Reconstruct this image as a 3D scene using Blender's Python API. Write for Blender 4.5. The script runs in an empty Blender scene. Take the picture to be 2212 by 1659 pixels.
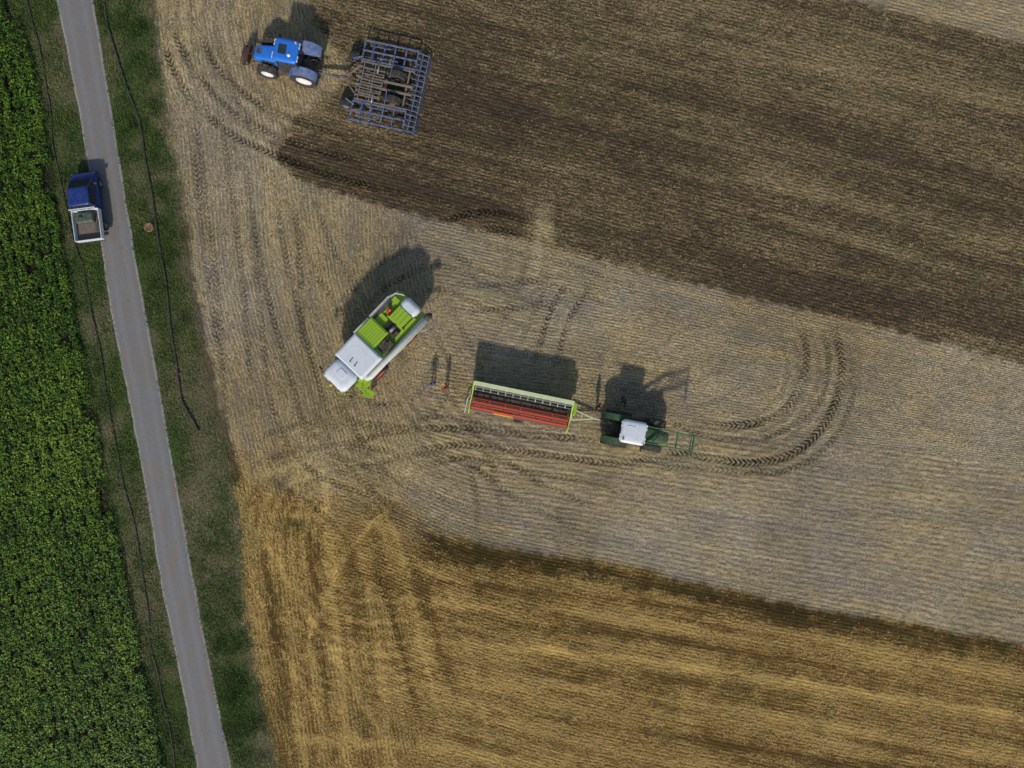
import bpy, math, random
import numpy as np
from mathutils import Vector, Matrix, Euler
rng=np.random.default_rng(7); random.seed(7)
S=28.0; H=55.0
def W(u,v,z=0):
    f=(H-z)/H
    return ((u-1106)/S*f,(829.5-v)/S*f)
scene=bpy.context.scene
COL=scene.collection
# ------------------------------------------------------------ node helper
class NT:
    def __init__(s,name):
        s.mat=bpy.data.materials.new(name); s.mat.use_nodes=True
        s.t=s.mat.node_tree; s.n=s.t.nodes; s.l=s.t.links
        s.bsdf=s.n['Principled BSDF']
    def put(s,sock,val):
        if isinstance(val,bpy.types.NodeSocket): s.l.new(val,sock)
        elif val is not None:
            try: sock.default_value=val
            except Exception: sock.default_value=tuple(val)+(1,) if len(val)==3 else val
    def obj(s): return s.n.new('ShaderNodeTexCoord').outputs['Object']
    def attr(s,name,out='Fac'):
        a=s.n.new('ShaderNodeAttribute'); a.attribute_name=name; return a.outputs[out]
    def noise(s,vec,scale,detail=3,rough=.55,dist=0):
        a=s.n.new('ShaderNodeTexNoise'); s.put(a.inputs['Vector'],vec); a.inputs['Scale'].default_value=scale
        a.inputs['Detail'].default_value=detail; a.inputs['Roughness'].default_value=rough; a.inputs['Distortion'].default_value=dist
        return a.outputs['Fac']
    def m(s,op,a,b=None,c=None,clamp=False):
        x=s.n.new('ShaderNodeMath'); x.operation=op; x.use_clamp=clamp
        s.put(x.inputs[0],a)
        if b is not None: s.put(x.inputs[1],b)
        if c is not None: s.put(x.inputs[2],c)
        return x.outputs[0]
    def vm(s,op,a,b):
        x=s.n.new('ShaderNodeVectorMath'); x.operation=op; s.put(x.inputs[0],a); s.put(x.inputs[1],b); return x.outputs[0]
    def sep(s,v):
        x=s.n.new('ShaderNodeSeparateXYZ'); s.put(x.inputs[0],v); return x.outputs
    def mix(s,f,a,b,mode='MIX'):
        x=s.n.new('ShaderNodeMix'); x.data_type='RGBA'; x.blend_type=mode
        s.put(x.inputs[0],f)
        for i,v in ((6,a),(7,b)):
            if isinstance(v,(tuple,list)) and len(v)==3: v=tuple(v)+(1,)
            s.put(x.inputs[i],v)
        return x.outputs[2]
    def ss(s,v,a,b):
        x=s.n.new('ShaderNodeMapRange'); x.interpolation_type='SMOOTHSTEP'
        s.put(x.inputs[0],v); x.inputs[1].default_value=a; x.inputs[2].default_value=b; return x.outputs[0]
    def ramp(s,f,stops):
        x=s.n.new('ShaderNodeValToRGB'); e=x.color_ramp.elements
        while len(e)<len(stops): e.new(.5)
        for k,(p,c) in enumerate(stops): e[k].position=p; e[k].color=tuple(c)+(1,)
        s.put(x.inputs[0],f); return x.outputs[0]
    def bump(s,h,strength=.5,dist=.05):
        x=s.n.new('ShaderNodeBump'); x.inputs['Strength'].default_value=strength; x.inputs['Distance'].default_value=dist
        s.put(x.inputs['Height'],h); s.l.new(x.outputs[0],s.bsdf.inputs['Normal'])
    def fin(s,col,rough=.9,metal=0,spec=.3):
        s.put(s.bsdf.inputs['Base Color'],col); s.put(s.bsdf.inputs['Roughness'],rough)
        s.bsdf.inputs['Metallic'].default_value=metal; s.bsdf.inputs['Specular IOR Level'].default_value=spec
        return s.mat
def paint(name,c,rough=.4,dust=.3,metal=0,dustc=(.22,.17,.11),scale=3.0,spec=.4):
    t=NT(name); o=t.obj()
    n=t.noise(o,scale,5,.65); n2=t.noise(o,scale*7,3,.6)
    geo=t.n.new('ShaderNodeNewGeometry'); nz=t.sep(geo.outputs['Normal'])[2]
    up=t.m('MULTIPLY_ADD',nz,.25,.75,clamp=True)
    f=t.m('MULTIPLY',t.ss(t.m('MULTIPLY_ADD',n2,.35,n),.45,.95),up)
    f=t.m('MULTIPLY',f,dust*2,clamp=True)
    col=t.mix(f,c,dustc)
    r=t.m('MULTIPLY_ADD',f,.4,rough,clamp=True)
    t.bump(n2,.15,.01)
    return t.fin(col,r,metal,spec)
M={}
M['blue']=paint('blue_paint',(.01,.18,.72),.35,.10)
M['blued']=paint('dusty_blue_paint',(.022,.085,.29),.5,.62,dustc=(.2,.2,.2))
M['fend']=paint('dusty_fender',(.02,.15,.52),.5,.62,dustc=(.27,.24,.22))
M['navy']=paint('dark_blue_paint',(.008,.035,.19),.25,.08)
M['green']=paint('dark_green_paint',(.015,.085,.03),.4,.2)
M['green2']=paint('loader_green_paint',(.02,.16,.06),.4,.2)
M['lime']=paint('lime_paint',(.30,.48,.025),.4,.12)
M['limep']=paint('pale_lime_paint',(.62,.70,.38),.45,.15)
M['white']=paint('white_paint',(.68,.72,.76),.4,.10,dustc=(.36,.33,.28))
M['cream']=paint('cream_paint',(.66,.67,.60),.45,.16)
M['red']=paint('red_paint',(.70,.07,.02),.45,.12)
M['black']=paint('black_plastic',(.02,.02,.022),.6,.3)
M['rubber']=paint('tyre_rubber',(.022,.022,.022),.85,.35,dustc=(.13,.11,.09))
M['steel']=paint('worn_steel',(.3,.3,.3),.45,.35,.3,dustc=(.2,.16,.12))
M['rust']=paint('dusty_grey_steel',(.17,.155,.145),.7,.45,.1,dustc=(.26,.21,.17))
M['rustr']=paint('red_rust_steel',(.055,.028,.022),.7,.4,dustc=(.12,.08,.06))
M['dark']=paint('dark_metal',(.045,.045,.045),.6,.3)
M['yellow']=paint('yellow_paint',(.75,.5,.03),.4,.1)
M['orange']=paint('beacon_orange',(.8,.3,.02),.3,.0)
M['rimw']=paint('white_rim',(.75,.75,.74),.5,.15)
M['teal']=paint('green_tank_plastic',(.02,.07,.06),.5,.3)
M['bedf']=paint('bed_floor',(.15,.12,.12),.8,.5)
M['conc']=paint('reddish_concrete',(.3,.16,.1),.9,.3)
M['hose']=paint('hose_rubber',(.016,.017,.02),.5,.25)
M['skin']=paint('skin',(.45,.25,.17),.6,0)
M['hair']=paint('dark_hair',(.03,.02,.015),.7,0)
M['light']=paint('lamp_lens',(.7,.7,.7),.15,0)
def glass():
    t=NT('tinted_glass'); n=t.noise(t.obj(),2,3)
    return t.fin(t.mix(n,(.015,.02,.022),(.05,.06,.065)),.12,0,.6)
M['glass']=glass()
# ------------------------------------------------------------ mesh builder
class MB:
    def __init__(s): s.v=[];s.f=[];s.m=[];s.s=[]
    def add(s,vs,fs,mat=0,sm=False):
        o=len(s.v); s.v+= [tuple(x) for x in vs]
        for f in fs: s.f.append([i+o for i in f]); s.m.append(mat); s.s.append(sm)
        return s
    def box(s,c,d,mat=0,rot=(0,0,0),tp=1.0):
        R=Euler(rot).to_matrix(); vs=[]
        for z in(-.5,.5):
            k=1 if z<0 else tp
            for x,y in((-.5,-.5),(.5,-.5),(.5,.5),(-.5,.5)):
                vs.append(R@Vector((x*d[0]*k,y*d[1]*k,z*d[2]))+Vector(c))
        return s.add(vs,[(3,2,1,0),(4,5,6,7),(0,1,5,4),(1,2,6,5),(2,3,7,6),(3,0,4,7)],mat)
    def beam(s,a,b,w,h=None,mat=0):
        a=Vector(a);b=Vector(b);h=h or w; d=(b-a).normalized()
        up=Vector((0,0,1)) if abs(d.z)<.95 else Vector((1,0,0))
        sd=d.cross(up).normalized(); up=sd.cross(d)
        vs=[]
        for p in(a,b):
            for x,y in((-.5,-.5),(.5,-.5),(.5,.5),(-.5,.5)): vs.append(p+sd*x*w+up*y*h)
        return s.add(vs,[(0,1,2,3),(7,6,5,4),(4,5,1,0),(5,6,2,1),(6,7,3,2),(7,4,0,3)],mat)
    def cyl(s,a,b,r,r2=None,n=16,mat=0):
        return s.tube([a,b],[r,r if r2 is None else r2],n,mat)
    def tube(s,path,r,n=10,mat=0):
        P=[Vector(p) for p in path]; rings=[]
        if not isinstance(r,(list,tuple)): r=[r]*len(P)
        for i,p in enumerate(P):
            d=(P[min(i+1,len(P)-1)]-P[max(i-1,0)]).normalized()
            up=Vector((0,0,1)) if abs(d.z)<.9 else Vector((1,0,0))
            sd=d.cross(up).normalized(); u2=sd.cross(d)
            rings.append([p+(sd*math.cos(t)+u2*math.sin(t))*r[i] for t in [2*math.pi*k/n for k in range(n)]])
        return s.loft(rings,mat,True)
    def loft(s,rings,mat=0,sm=False,caps=True):
        n=len(rings[0]); vs=[p for r in rings for p in r]; fs=[]
        for i in range(len(rings)-1):
            for k in range(n):
                a=i*n+k;b=i*n+(k+1)%n; fs.append((a,b,b+n,a+n))
        o=len(s.v); s.add(vs,fs,mat,sm)
        if caps:
            L=len(rings)-1
            s.f.append([o+k for k in range(n)][::-1]); s.m.append(mat); s.s.append(False)
            s.f.append([o+L*n+k for k in range(n)]); s.m.append(mat); s.s.append(False)
        return s
    def rz(s,secs,mat=0,sm=False):   # (x0,x1,y0,y1,z,r)
        return s.loft([ringz(*q) for q in secs],mat,sm)
    def rx(s,secs,mat=0,sm=False):   # (x,hw,z0,z1,r)
        return s.loft([ringx(*q) for q in secs],mat,sm)
    def prism(s,poly,a,b,axis='y',mat=0):
        def P(p,t):
            return (p[0],t,p[1]) if axis=='y' else ((t,p[0],p[1]) if axis=='x' else (p[0],p[1],t))
        n=len(poly); vs=[P(p,a) for p in poly]+[P(p,b) for p in poly]
        fs=[list(range(n)),list(range(2*n-1,n-1,-1))]+[(k,(k+1)%n,n+(k+1)%n,n+k) for k in range(n)]
        return s.add(vs,fs,mat)
    def lathe(s,c,prof,n=32,mat=0,axis='y',sm=True):
        vs=[];m=len(prof)
        for k in range(n):
            t=2*math.pi*k/n
            for r,h in prof:
                if axis=='y': vs.append((c[0]+r*math.cos(t),c[1]+h,c[2]+r*math.sin(t)))
                elif axis=='x': vs.append((c[0]+h,c[1]+r*math.cos(t),c[2]+r*math.sin(t)))
                else: vs.append((c[0]+r*math.cos(t),c[1]+r*math.sin(t),c[2]+h))
        fs=[(k*m+i,k*m+i+1,((k+1)%n)*m+i+1,((k+1)%n)*m+i) for k in range(n) for i in range(m-1)]
        return s.add(vs,fs,mat,sm)
    def arc(s,cx,cz,R,a0,a1,y0,y1,t=.04,n=12,mat=0):
        vs=[];fs=[]
        for k in range(n+1):
            a=math.radians(a0+(a1-a0)*k/n)
            for r in(R,R+t):
                for y in(y0,y1): vs.append((cx+r*math.cos(a),y,cz+r*math.sin(a)))
        for k in range(n):
            o=4*k
            fs+=[(o,o+1,o+5,o+4),(o+3,o+2,o+6,o+7),(o+2,o,o+4,o+6),(o+1,o+3,o+7,o+5)]
        fs+=[(0,2,3,1),(4*n+1,4*n+3,4*n+2,4*n)]
        return s.add(vs,fs,mat)
def ringz(x0,x1,y0,y1,z,r,n=4):
    out=[]
    for cx,cy,a in((x1-r,y1-r,0),(x0+r,y1-r,90),(x0+r,y0+r,180),(x1-r,y0+r,270)):
        for k in range(n+1):
            t=math.radians(a+90*k/n); out.append(Vector((cx+r*math.cos(t),cy+r*math.sin(t),z)))
    return out
def ringx(x,hw,z0,z1,r,n=4):
    out=[Vector((x,-hw,z0)),Vector((x,hw,z0))]
    for cy,a in((hw-r,0),(-hw+r,90)):
        for k in range(n+1):
            t=math.radians(a+90*k/n); out.append(Vector((x,cy+r*math.cos(t),z1-r+r*math.sin(t))))
    return out
def mesh_obj(name,mb,mats,parent=None,bevel=0,loc=(0,0,0),label=None):
    me=bpy.data.meshes.new(name); me.from_pydata(mb.v,[],mb.f)
    for k in mats: me.materials.append(M[k])
    me.polygons.foreach_set('material_index',mb.m); me.polygons.foreach_set('use_smooth',mb.s); me.update()
    ob=bpy.data.objects.new(name,me); COL.objects.link(ob); ob.location=loc
    if parent: ob.parent=parent
    if bevel:
        b=ob.modifiers.new('b','BEVEL'); b.width=bevel; b.segments=2; b.limit_method='ANGLE'; b.angle_limit=math.radians(40)
    if label: ob['label']=label
    return ob
def empty(name,loc=(0,0,0),rz=0,parent=None,label=None,cat=None,group=None):
    e=bpy.data.objects.new(name,None); COL.objects.link(e); e.location=loc; e.rotation_euler=(0,0,rz); e.empty_display_size=.3
    if parent: e.parent=parent
    if label: e['label']=label
    if cat: e['category']=cat
    if group: e['group']=group
    return e
_wc={}
def wheel(parent,loc,R,w,rim,side,lugs=20,rimk=.58):
    key=(R,w,rim,side)
    if key not in _wc:
        a=MB(); rr=R*rimk; h=w/2
        a.lathe((0,0,0),[(rr,-h*.75),(rr+.35*(R-rr),-h),(R*.93,-h*.97),(R*.975,-h*.7),(R*.98,0),(R*.975,h*.7),(R*.93,h*.97),(rr+.35*(R-rr),h),(rr,h*.75)],36)
        for k in range(lugs):
            t=2*math.pi*k/lugs
            for sg in(-1,1):
                tt=t+(math.pi/lugs if sg>0 else 0)
                p0=(R*math.cos(tt),0,R*math.sin(tt)); t2=tt-.16
                p1=(R*.985*math.cos(t2),sg*h*.93,R*.985*math.sin(t2))
                a.beam(p0,p1,.05,.05)
        b=MB(); q=side
        b.lathe((0,0,0),[(.0001,q*h*.35),(rr*.3,q*h*.38),(rr*.38,q*h*.2),(rr*.75,q*h*.15),(rr*.85,q*h*.55),(rr*1.0,q*h*.78),(rr*1.02,q*h*.74),(rr*.97,-q*h*.5),(rr*.5,-q*h*.3),(.0001,-q*h*.3)],32)
        for k in range(8):
            t=k*math.pi/4; b.cyl((rr*.26*math.cos(t),q*h*.3,rr*.26*math.sin(t)),(rr*.26*math.cos(t),q*h*.46,rr*.26*math.sin(t)),.02,n=6)
        _wc[key]=(a,b)
    a,b=_wc[key]
    e=empty('wheel',loc,0,parent)
    mesh_obj('tyre',a,['rubber'],e); mesh_obj('rim',b,[rim],e)
    return e
# ------------------------------------------------------------ tractors
def tractor(loc,ang,paintk,roofk,rimk,fendk,label,hatch=True,Rr=.95,wr=.62,Rf=.74,wf=.5,wb=2.9,ty=.98):
    T=empty('tractor',(*loc,0),math.radians(ang),None,label,'tractor')
    ax=-wb/2; fx=wb/2; bw=1.14 if hatch else 1.0
    c=MB(); c.box((.2,0,.85),(3.6,.5,.5)).box((ax,0,.9),(.7,.7,.7)).cyl((ax,-ty+.1,Rr),(ax,ty-.1,Rr),.13).cyl((fx,-ty+.1,Rf),(fx,ty-.1,Rf),.11)
    c.box((fx,0,Rf),(.5,.5,.3)).box((.1,.75,.85),(.9,.4,.55)).box((.1,-.75,.85),(.9,.4,.55)).box((.55,.85,.55),(.35,.35,.06)).box((.55,.85,.8),(.3,.3,.05))
    mesh_obj('chassis',c,['dark'],T,.02)
    b=MB(); b.rx([(.3,.54*bw,1.05,2.08,.16),(1.1,.51*bw,1.05,2.0,.18),(1.9,.47*bw,1.02,1.86,.2),(2.3,.41*bw,1.05,1.68,.2),(2.45,.33*bw,1.15,1.5,.14)],0,True)
    mesh_obj('bonnet',b,[paintk],T,.01)
    g=MB()
    g.box((1.95,0,1.872),(.36,.34,.03),0,(0,math.radians(8),0)); mesh_obj('bonnet_vent',g,['black'],T,.005)
    for sg in(-1,1):
        g=MB(); g.box((1.18,sg*.5*bw,1.56),(1.0,.05,.34))
        for k in range(5): g.box((.75+.22*k,sg*.535*bw,1.56),(.15,.03,.28))
        mesh_obj('side_grille',g,['black'],T,.005)
    g=MB(); g.box((2.44,0,1.35),(.06,.5,.35)); mesh_obj('front_grille',g,['black'],T,.005)
    cab=MB(); cab.rz([(-1.25,.35,-.62,.62,1.15,.08),(-1.28,.42,-.76,.76,1.7,.1),(-1.18,.25,-.72,.72,2.78,.12)])
    cb=mesh_obj('cab',cab,['glass'],T,.01)
    for y in(-1,1):
        p=MB(); p.beam((.40,y*.76,1.68),(.24,y*.72,2.8),.07).beam((-1.27,y*.76,1.68),(-1.17,y*.72,2.8),.09).beam((-.45,y*.77,1.2),(-.45,y*.74,2.8),.05).beam((-1.27,y*.77,1.7),(.4,y*.77,1.7),.05)
        mesh_obj('window_frame',p,['black'],cb)
    r=MB(); r.rz([(-1.3,.42,-.8,.8,2.76,.2),(-1.36,.48,-.86,.86,2.84,.22),(-1.33,.45,-.84,.84,2.95,.22),(-1.2,.3,-.7,.7,3.02,.2),(-1.05,.1,-.55,.55,3.04,.2)],0,True)
    rf=mesh_obj('roof',r,[roofk],cb)
    if hatch:
        h=MB(); h.rz([(-.5,.1,-.34,.34,3.03,.05),(-.5,.1,-.34,.34,3.07,.05)]); mesh_obj('roof_hatch',h,['glass'],rf)
    else:
        h=MB(); h.rz([(-1.0,-.35,-.45,.45,3.03,.08),(-1.0,-.35,-.45,.45,3.075,.08)]).box((-.1,.0,3.05),(.05,1.1,.03)).box((.12,0,3.04),(.04,1.0,.03)); mesh_obj('roof_hatch',h,[roofk],rf,.01)
    for y in(-.6,-.35,.35,.6):
        for x in(.49,-1.36):
            l=MB(); l.box((x,y,2.88),(.07,.18,.1)); mesh_obj('work_light',l,['light'],rf)
    bc=MB(); bc.lathe((-1.1,-.62,3.0),[(.0001,.2),(.06,.19),(.075,.12),(.08,0)],14,axis='z'); mesh_obj('beacon',bc,['orange'],rf)
    for sg in(-1,1):
        f=MB(); f.arc(ax,Rr,Rr+.09,28,160,sg*.66,sg*(ty+(.30 if hatch else .12)),.05,14)
        f.prism([(ax+(Rr+.1)*math.cos(math.radians(a)),Rr+(Rr+.1)*math.sin(math.radians(a))) for a in range(28,161,12)]+[(ax-.4,1.35),(ax+.5,1.35)],sg*.62,sg*.66)
        mesh_obj('rear_fender',f,[fendk],T,.015)
        f=MB(); f.arc(fx,Rf,Rf+.09,50,150,sg*(ty-.22),sg*(ty+.18),.03,8); mesh_obj('front_fender',f,['black'],T,.01)
        wheel(T,(ax,sg*ty,Rr),Rr,wr,rimk,sg); wheel(T,(fx,sg*(ty-.03),Rf),Rf,wf,rimk,sg)
        q=MB(); q.beam((.35,sg*.78,2.55),(.42,sg*1.2,2.5),.03).box((.42,sg*1.2,2.35),(.06,.2,.36)); mesh_obj('mirror',q,['black'],T,.01)
        q=MB(); q.beam((ax-.4,sg*.35,.9),(ax-1.25,sg*.42,.55),.07).beam((ax-.4,sg*.3,1.4),(ax-.75,sg*.36,1.3),.06).beam((ax-.75,sg*.36,1.3),(ax-.85,sg*.4,.7),.04); mesh_obj('lift_arm',q,['dark'],T,.008)
    e=MB(); e.tube([(.42,-.56,1.5),(.42,-.66,2.0),(.42,-.66,2.9),(.36,-.66,3.02)],.055,12); mesh_obj('exhaust_pipe',e,['steel'],T)
    return T
bt=tractor((-16.95,24.45),169,'blue','blue','rimw','fend','bright blue tractor with dusty fenders pulling a wide cultivator',Rr=1.0,wr=.68,Rf=.78,wf=.54,ty=1.02)
q=MB(); q.beam((2.3,.35,.7),(3.0,.4,.7),.08).beam((2.3,-.35,.7),(3.0,-.4,.7),.08).beam((2.4,0,1.1),(3.0,0,1.1),.06)
q.box((3.05,0,.85),(.12,1.3,.6)).beam((3.1,-.6,.5),(3.6,-.7,.45),.08).beam((3.1,.6,.5),(3.6,.7,.45),.08).box((3.25,0,1.0),(.35,.8,.35)).cyl((3.5,-.75,.5),(3.5,.75,.5),.14,n=14).beam((3.55,-.7,.9),(3.55,.7,.9),.07).beam((3.1,0,1.1),(3.55,0,.9),.08)
mesh_obj('front_weight',q,['rustr'],bt,.01,label='rust-red front linkage weight frame')
w_=MB(); w_.lathe((-.75,.35,3.03),[(.0001,.12),(.1,.1),(.13,.03),(.14,0)],16,axis='z'); mesh_obj('antenna',w_,['white'],bt)
gt=tractor((9.3,-3.62),-10.5,'green','white','dark','green','dark green tractor with white cab roof and raised front loader',hatch=False,Rr=1.0,wr=.7,Rf=.78,wf=.56)
q=MB()
for sg in(-1,1):
    q.beam((.5,sg*.62,.9),(.45,sg*.62,2.0),.16,.2)
    q.beam((.45,sg*.62,1.95),(2.0,sg*.59,2.85),.10,.2).beam((1.95,sg*.59,2.85),(3.55,sg*.55,3.3),.09,.19)
    q.beam((.5,sg*.62,1.3),(1.8,sg*.6,2.55),.07,.07).beam((1.9,sg*.59,3.0),(3.4,sg*.55,3.5),.05,.05)
    q.beam((3.5,sg*.55,3.45),(3.9,sg*.53,3.35),.08,.16).beam((3.88,sg*.6,3.36),(3.88,sg*.6,2.6),.08,.1)
q.beam((2.75,-.58,3.05),(2.75,.58,3.05),.1).beam((3.88,-.66,3.36),(3.88,.66,3.36),.09,.22).beam((3.88,-.66,2.62),(3.88,.66,2.62),.08,.1)
q.beam((3.2,-.2,3.3),(3.9,-.22,3.36),.05).beam((2.75,.25,3.1),(3.3,.25,3.3),.05)
mesh_obj('front_loader',q,['green2'],gt,.012,label='bare green loader frame raised high')
# ------------------------------------------------------------ cultivator
cx_,cy_=W(838,187,.9)
cu=empty('cultivator',(cx_,cy_,0),math.radians(168),None,'wide blue and rusty trailed cultivator standing on tilled soil','farm implement')
fr=MB()
for y in(-.3,.3): fr.beam((2.5,y,.95),(-1.9,y,.95),.14)
for x,hw in((2.3,1.5),(1.45,1.5),(.5,1.5),(-1.4,1.5)): fr.beam((x,-hw,.84),(x,hw,.84),.11)
for y in(-1.45,1.45): fr.beam((2.35,y,.99),(-1.8,y,.99),.09)
for y in(-1.1,-.72,.72,1.1): fr.beam((2.35,y,.99),(.4,y,.99),.08)
for y in(-.95,-.52,-.1,.12,.55,.95): fr.beam((2.1,y,1.13),(.35,y*1.05+.05,1.1),.06,.07)
for x in(2.0,1.15): fr.beam((x,-1.45,1.16),(x,1.45,1.16),.07)
fr.beam((2.4,-1.0,1.0),(3.3,-.12,.8),.1).beam((2.4,1.0,1.0),(3.3,.12,.8),.1)
mesh_obj('main_frame',fr,['rust'],cu,.01,label='dusty grey-brown centre frame')
for sg in(-1,1):
    f=MB()
    for x in(2.35,1.6,.8,0,-.85,-1.75): f.beam((x,sg*1.55,.9),(x,sg*3.08,.9),.10)
    for y in(1.62,2.3,3.05): f.beam((2.35,sg*y,1.0),(-1.8,sg*y,1.0),.10)
    f.beam((1.6,sg*1.62,1.1),(1.6,sg*2.7,1.1),.07).beam((-.1,sg*.5,1.36),(-.1,sg*2.3,1.1),.06).beam((1.2,sg*1.9,1.05),(-.4,sg*1.9,1.05),.06).beam((1.9,sg*2.7,1.05),(.3,sg*2.7,1.05),.06)
    mesh_obj('folding_wing',f,['blued'],cu,.01)
    h=MB(); h.cyl((.9,sg*.7,1.25),(.9,sg*1.6,1.2),.055).cyl((.9,sg*1.6,1.2),(.9,sg*2.2,1.12),.025); mesh_obj('hydraulic_cylinder',h,['steel'],cu)
    wheel(cu,(-.5,sg*.96,.7),.7,.54,'dark',sg,16); wheel(cu,(2.95,sg*1.85,.5),.5,.44,'blued',sg,14)
    f=MB(); f.beam((2.25,sg*1.85,.95),(2.95,sg*1.56,.95),.1).beam((2.95,sg*1.56,.95),(2.95,sg*1.58,.4),.08); mesh_obj('wheel_bracket',f,['blued'],cu,.01)
    for (y0,y1) in((.05,1.5),(1.6,3.1)):
        r=MB(); yc=[sg*y0,sg*y1]
        for k in range(8):
            t=k*math.pi/4; r.beam((-2.1+.24*math.cos(t),yc[0],.26+.24*math.sin(t)),(-2.1+.24*math.cos(t+.5),yc[1],.26+.24*math.sin(t+.5)),.035)
        for k in range(6):
            y=yc[0]+(yc[1]-yc[0])*k/5; r.lathe((-2.1,y,.26),[(.08,-.01),(.25,-.01),(.25,.01),(.08,.01)],16,sm=False)
        mesh_obj('roller',r,['dark'],cu)
        r=MB(); r.beam((-2.1,yc[0],.72),(-2.1,yc[1],.72),.08).beam((-2.55,yc[0],.6),(-2.55,yc[1],.6),.07)
        for k in range(4):
            y=yc[0]+(yc[1]-yc[0])*(k+.3)/3.6; r.beam((-1.7,y,.88),(-2.6,y,.62),.06)
        for k in range(12):
            y=yc[0]+(yc[1]-yc[0])*(k+.5)/12; r.beam((-2.55,y,.6),(-2.75,y,.05),.02)
        mesh_obj('rear_harrow',r,['blued'],cu,.006)
tm=MB(); tm.tube([(0,0,.85),(.18,0,.8),(.26,0,.55),(.12,0,.25),(-.02,0,.06),(.08,0,-.04)],[.03,.035,.035,.035,.03,.015],6).box((.07,0,0),(.16,.12,.03),0,(0,.5,0))
t0=None
for i,x in enumerate((2.2,1.45,.7,-.1,-.9,-1.7)):
    for k in range(8):
        y=-2.85+k*.78+(i%3)*.12
        if abs(x+.5)<.9 and abs(abs(y)-.98)<.35: continue
        if t0 is None: t0=mesh_obj('tine',tm,['dark'],cu,loc=(x,y,0))
        else:
            o=t0.copy(); COL.objects.link(o); o.parent=cu; o.location=(x,y,0)
q=MB(); q.beam((3.2,-.1,.8),(5.2,-.02,.62),.09,.14).beam((3.2,.1,.8),(5.2,.02,.62),.09,.14).beam((3.2,0,.95),(5.0,0,.72),.05).box((5.3,0,.6),(.3,.16,.1)).tube([(3.0,.2,1.1),(3.9,.35,1.0),(4.8,.2,1.1),(5.6,.1,1.2)],.025,6).tube([(3.0,-.2,1.1),(4.1,-.15,1.05),(5.6,0,1.2)],.025,6)
mesh_obj('drawbar',q,['rust'],cu,.008)
# ------------------------------------------------------------ combine
cb=empty('combine_harvester',(-9.98,3.1,0),math.radians(226.3),None,'lime green and white combine harvester without header on stubble','combine harvester')
b=MB(); b.prism([(3.0,1.15),(3.0,2.6),(2.6,3.35),(.5,3.35),(-.6,3.0),(-3.3,2.9),(-3.95,2.3),(-3.9,1.4),(-2.4,1.05),(-.5,.8),(1.5,.75)],-1.3,1.3)
mesh_obj('body',b,['lime'],cb,.05)
q=MB(); q.box((1.8,0,.95),(.35,2.4,.35)).cyl((1.8,-1.4,.95),(1.8,1.4,.95),.14).box((-1.8,0,.68),(.2,2.4,.2)).box((0,.5,.75),(3.6,.2,.3)).box((0,-.5,.75),(3.6,.2,.3)); mesh_obj('chassis',q,['dark'],cb,.02)
for sg in(-1,1):
    s_=MB()
    s_.loft([[Vector(p) for p in ((2.4,sg*1.36,3.2),(-3.3,sg*1.36,3.0),(-3.85,sg*1.36,2.3),(-3.75,sg*1.36,1.6),(-.8,sg*1.36,1.35),(.6,sg*1.36,1.75),(2.4,sg*1.36,2.1))],
             [Vector(p) for p in ((2.35,sg*1.5,3.0),(-3.2,sg*1.5,2.85),(-3.75,sg*1.56,2.25),(-3.65,sg*1.6,1.68),(-.8,sg*1.62,1.45),(.6,sg*1.6,1.85),(2.35,sg*1.56,2.2))]])
    mesh_obj('side_panel',s_,['cream'],cb,.03)
    wheel(cb,(1.8,sg*1.42,.93),.93,.62,'red',sg,22); wheel(cb,(-1.75,sg*1.32,.62),.62,.46,'red',sg,18)
t=MB(); t.rz([(.5,2.62,-1.36,1.3,3.3,.06),(.45,2.66,-1.4,1.34,3.45,.08),(.5,2.6,-1.34,1.28,3.66,.1),(.6,2.5,-1.2,1.15,3.74,.15)])
t.box((1.0,0,3.745),(.02,2.2,.012)).box((1.55,0,3.745),(1.86,.02,.012))
tl=mesh_obj('grain_tank_cover',t,['white'],cb,.02)
for y in(-.2,.24):
    t=MB(); t.box((2.05,y,3.765),(.36,.04,.03)).box((2.2,y+.05,3.765),(.045,.10,.03),0,(0,0,.5))
    mesh_obj('latch',t,['black'],tl)
c=MB(); c.rz([(2.85,3.75,-.95,.95,1.6,.15),(2.8,4.15,-1.0,1.0,2.2,.3),(2.8,3.95,-.98,.98,3.4,.25)]); cab=mesh_obj('cab',c,['glass'],cb,.01)
r=MB(); r.rz([(2.66,4.05,-1.03,1.03,3.36,.3),(2.62,4.28,-1.08,1.08,3.5,.42),(2.66,4.22,-1.05,1.05,3.66,.42),(2.8,4.0,-.9,.9,3.76,.4),(3.0,3.8,-.65,.65,3.79,.35)],0,True); rf=mesh_obj('roof',r,['white'],cab)
r=MB(); r.rz([(3.0,3.55,-.35,.35,3.79,.1),(3.0,3.55,-.35,.35,3.84,.1)]); mesh_obj('roof_hatch',r,['white'],rf,.015)
for y in(-1,1):
    p=MB(); p.beam((4.0,y*.85,1.9),(3.9,y*.85,3.4),.07).beam((2.85,y*.98,1.6),(2.82,y*.98,3.4),.1).beam((2.85,y*.98,1.7),(4.0,y*.86,2.0),.06)
    mesh_obj('window_frame',p,['black'],cab)
for y in(-.8,-.5,.5,.8):
    l=MB(); l.box((4.25,y,3.5),(.1,.2,.12)); mesh_obj('work_light',l,['light'],rf)
q=MB(); q.lathe((4.42,-.05,3.45),[(.0001,.22),(.09,.2),(.11,.1),(.11,0)],14,axis='z').beam((4.2,-.05,3.48),(4.45,-.05,3.46),.05); mesh_obj('beacon',q,['yellow'],rf)
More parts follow.
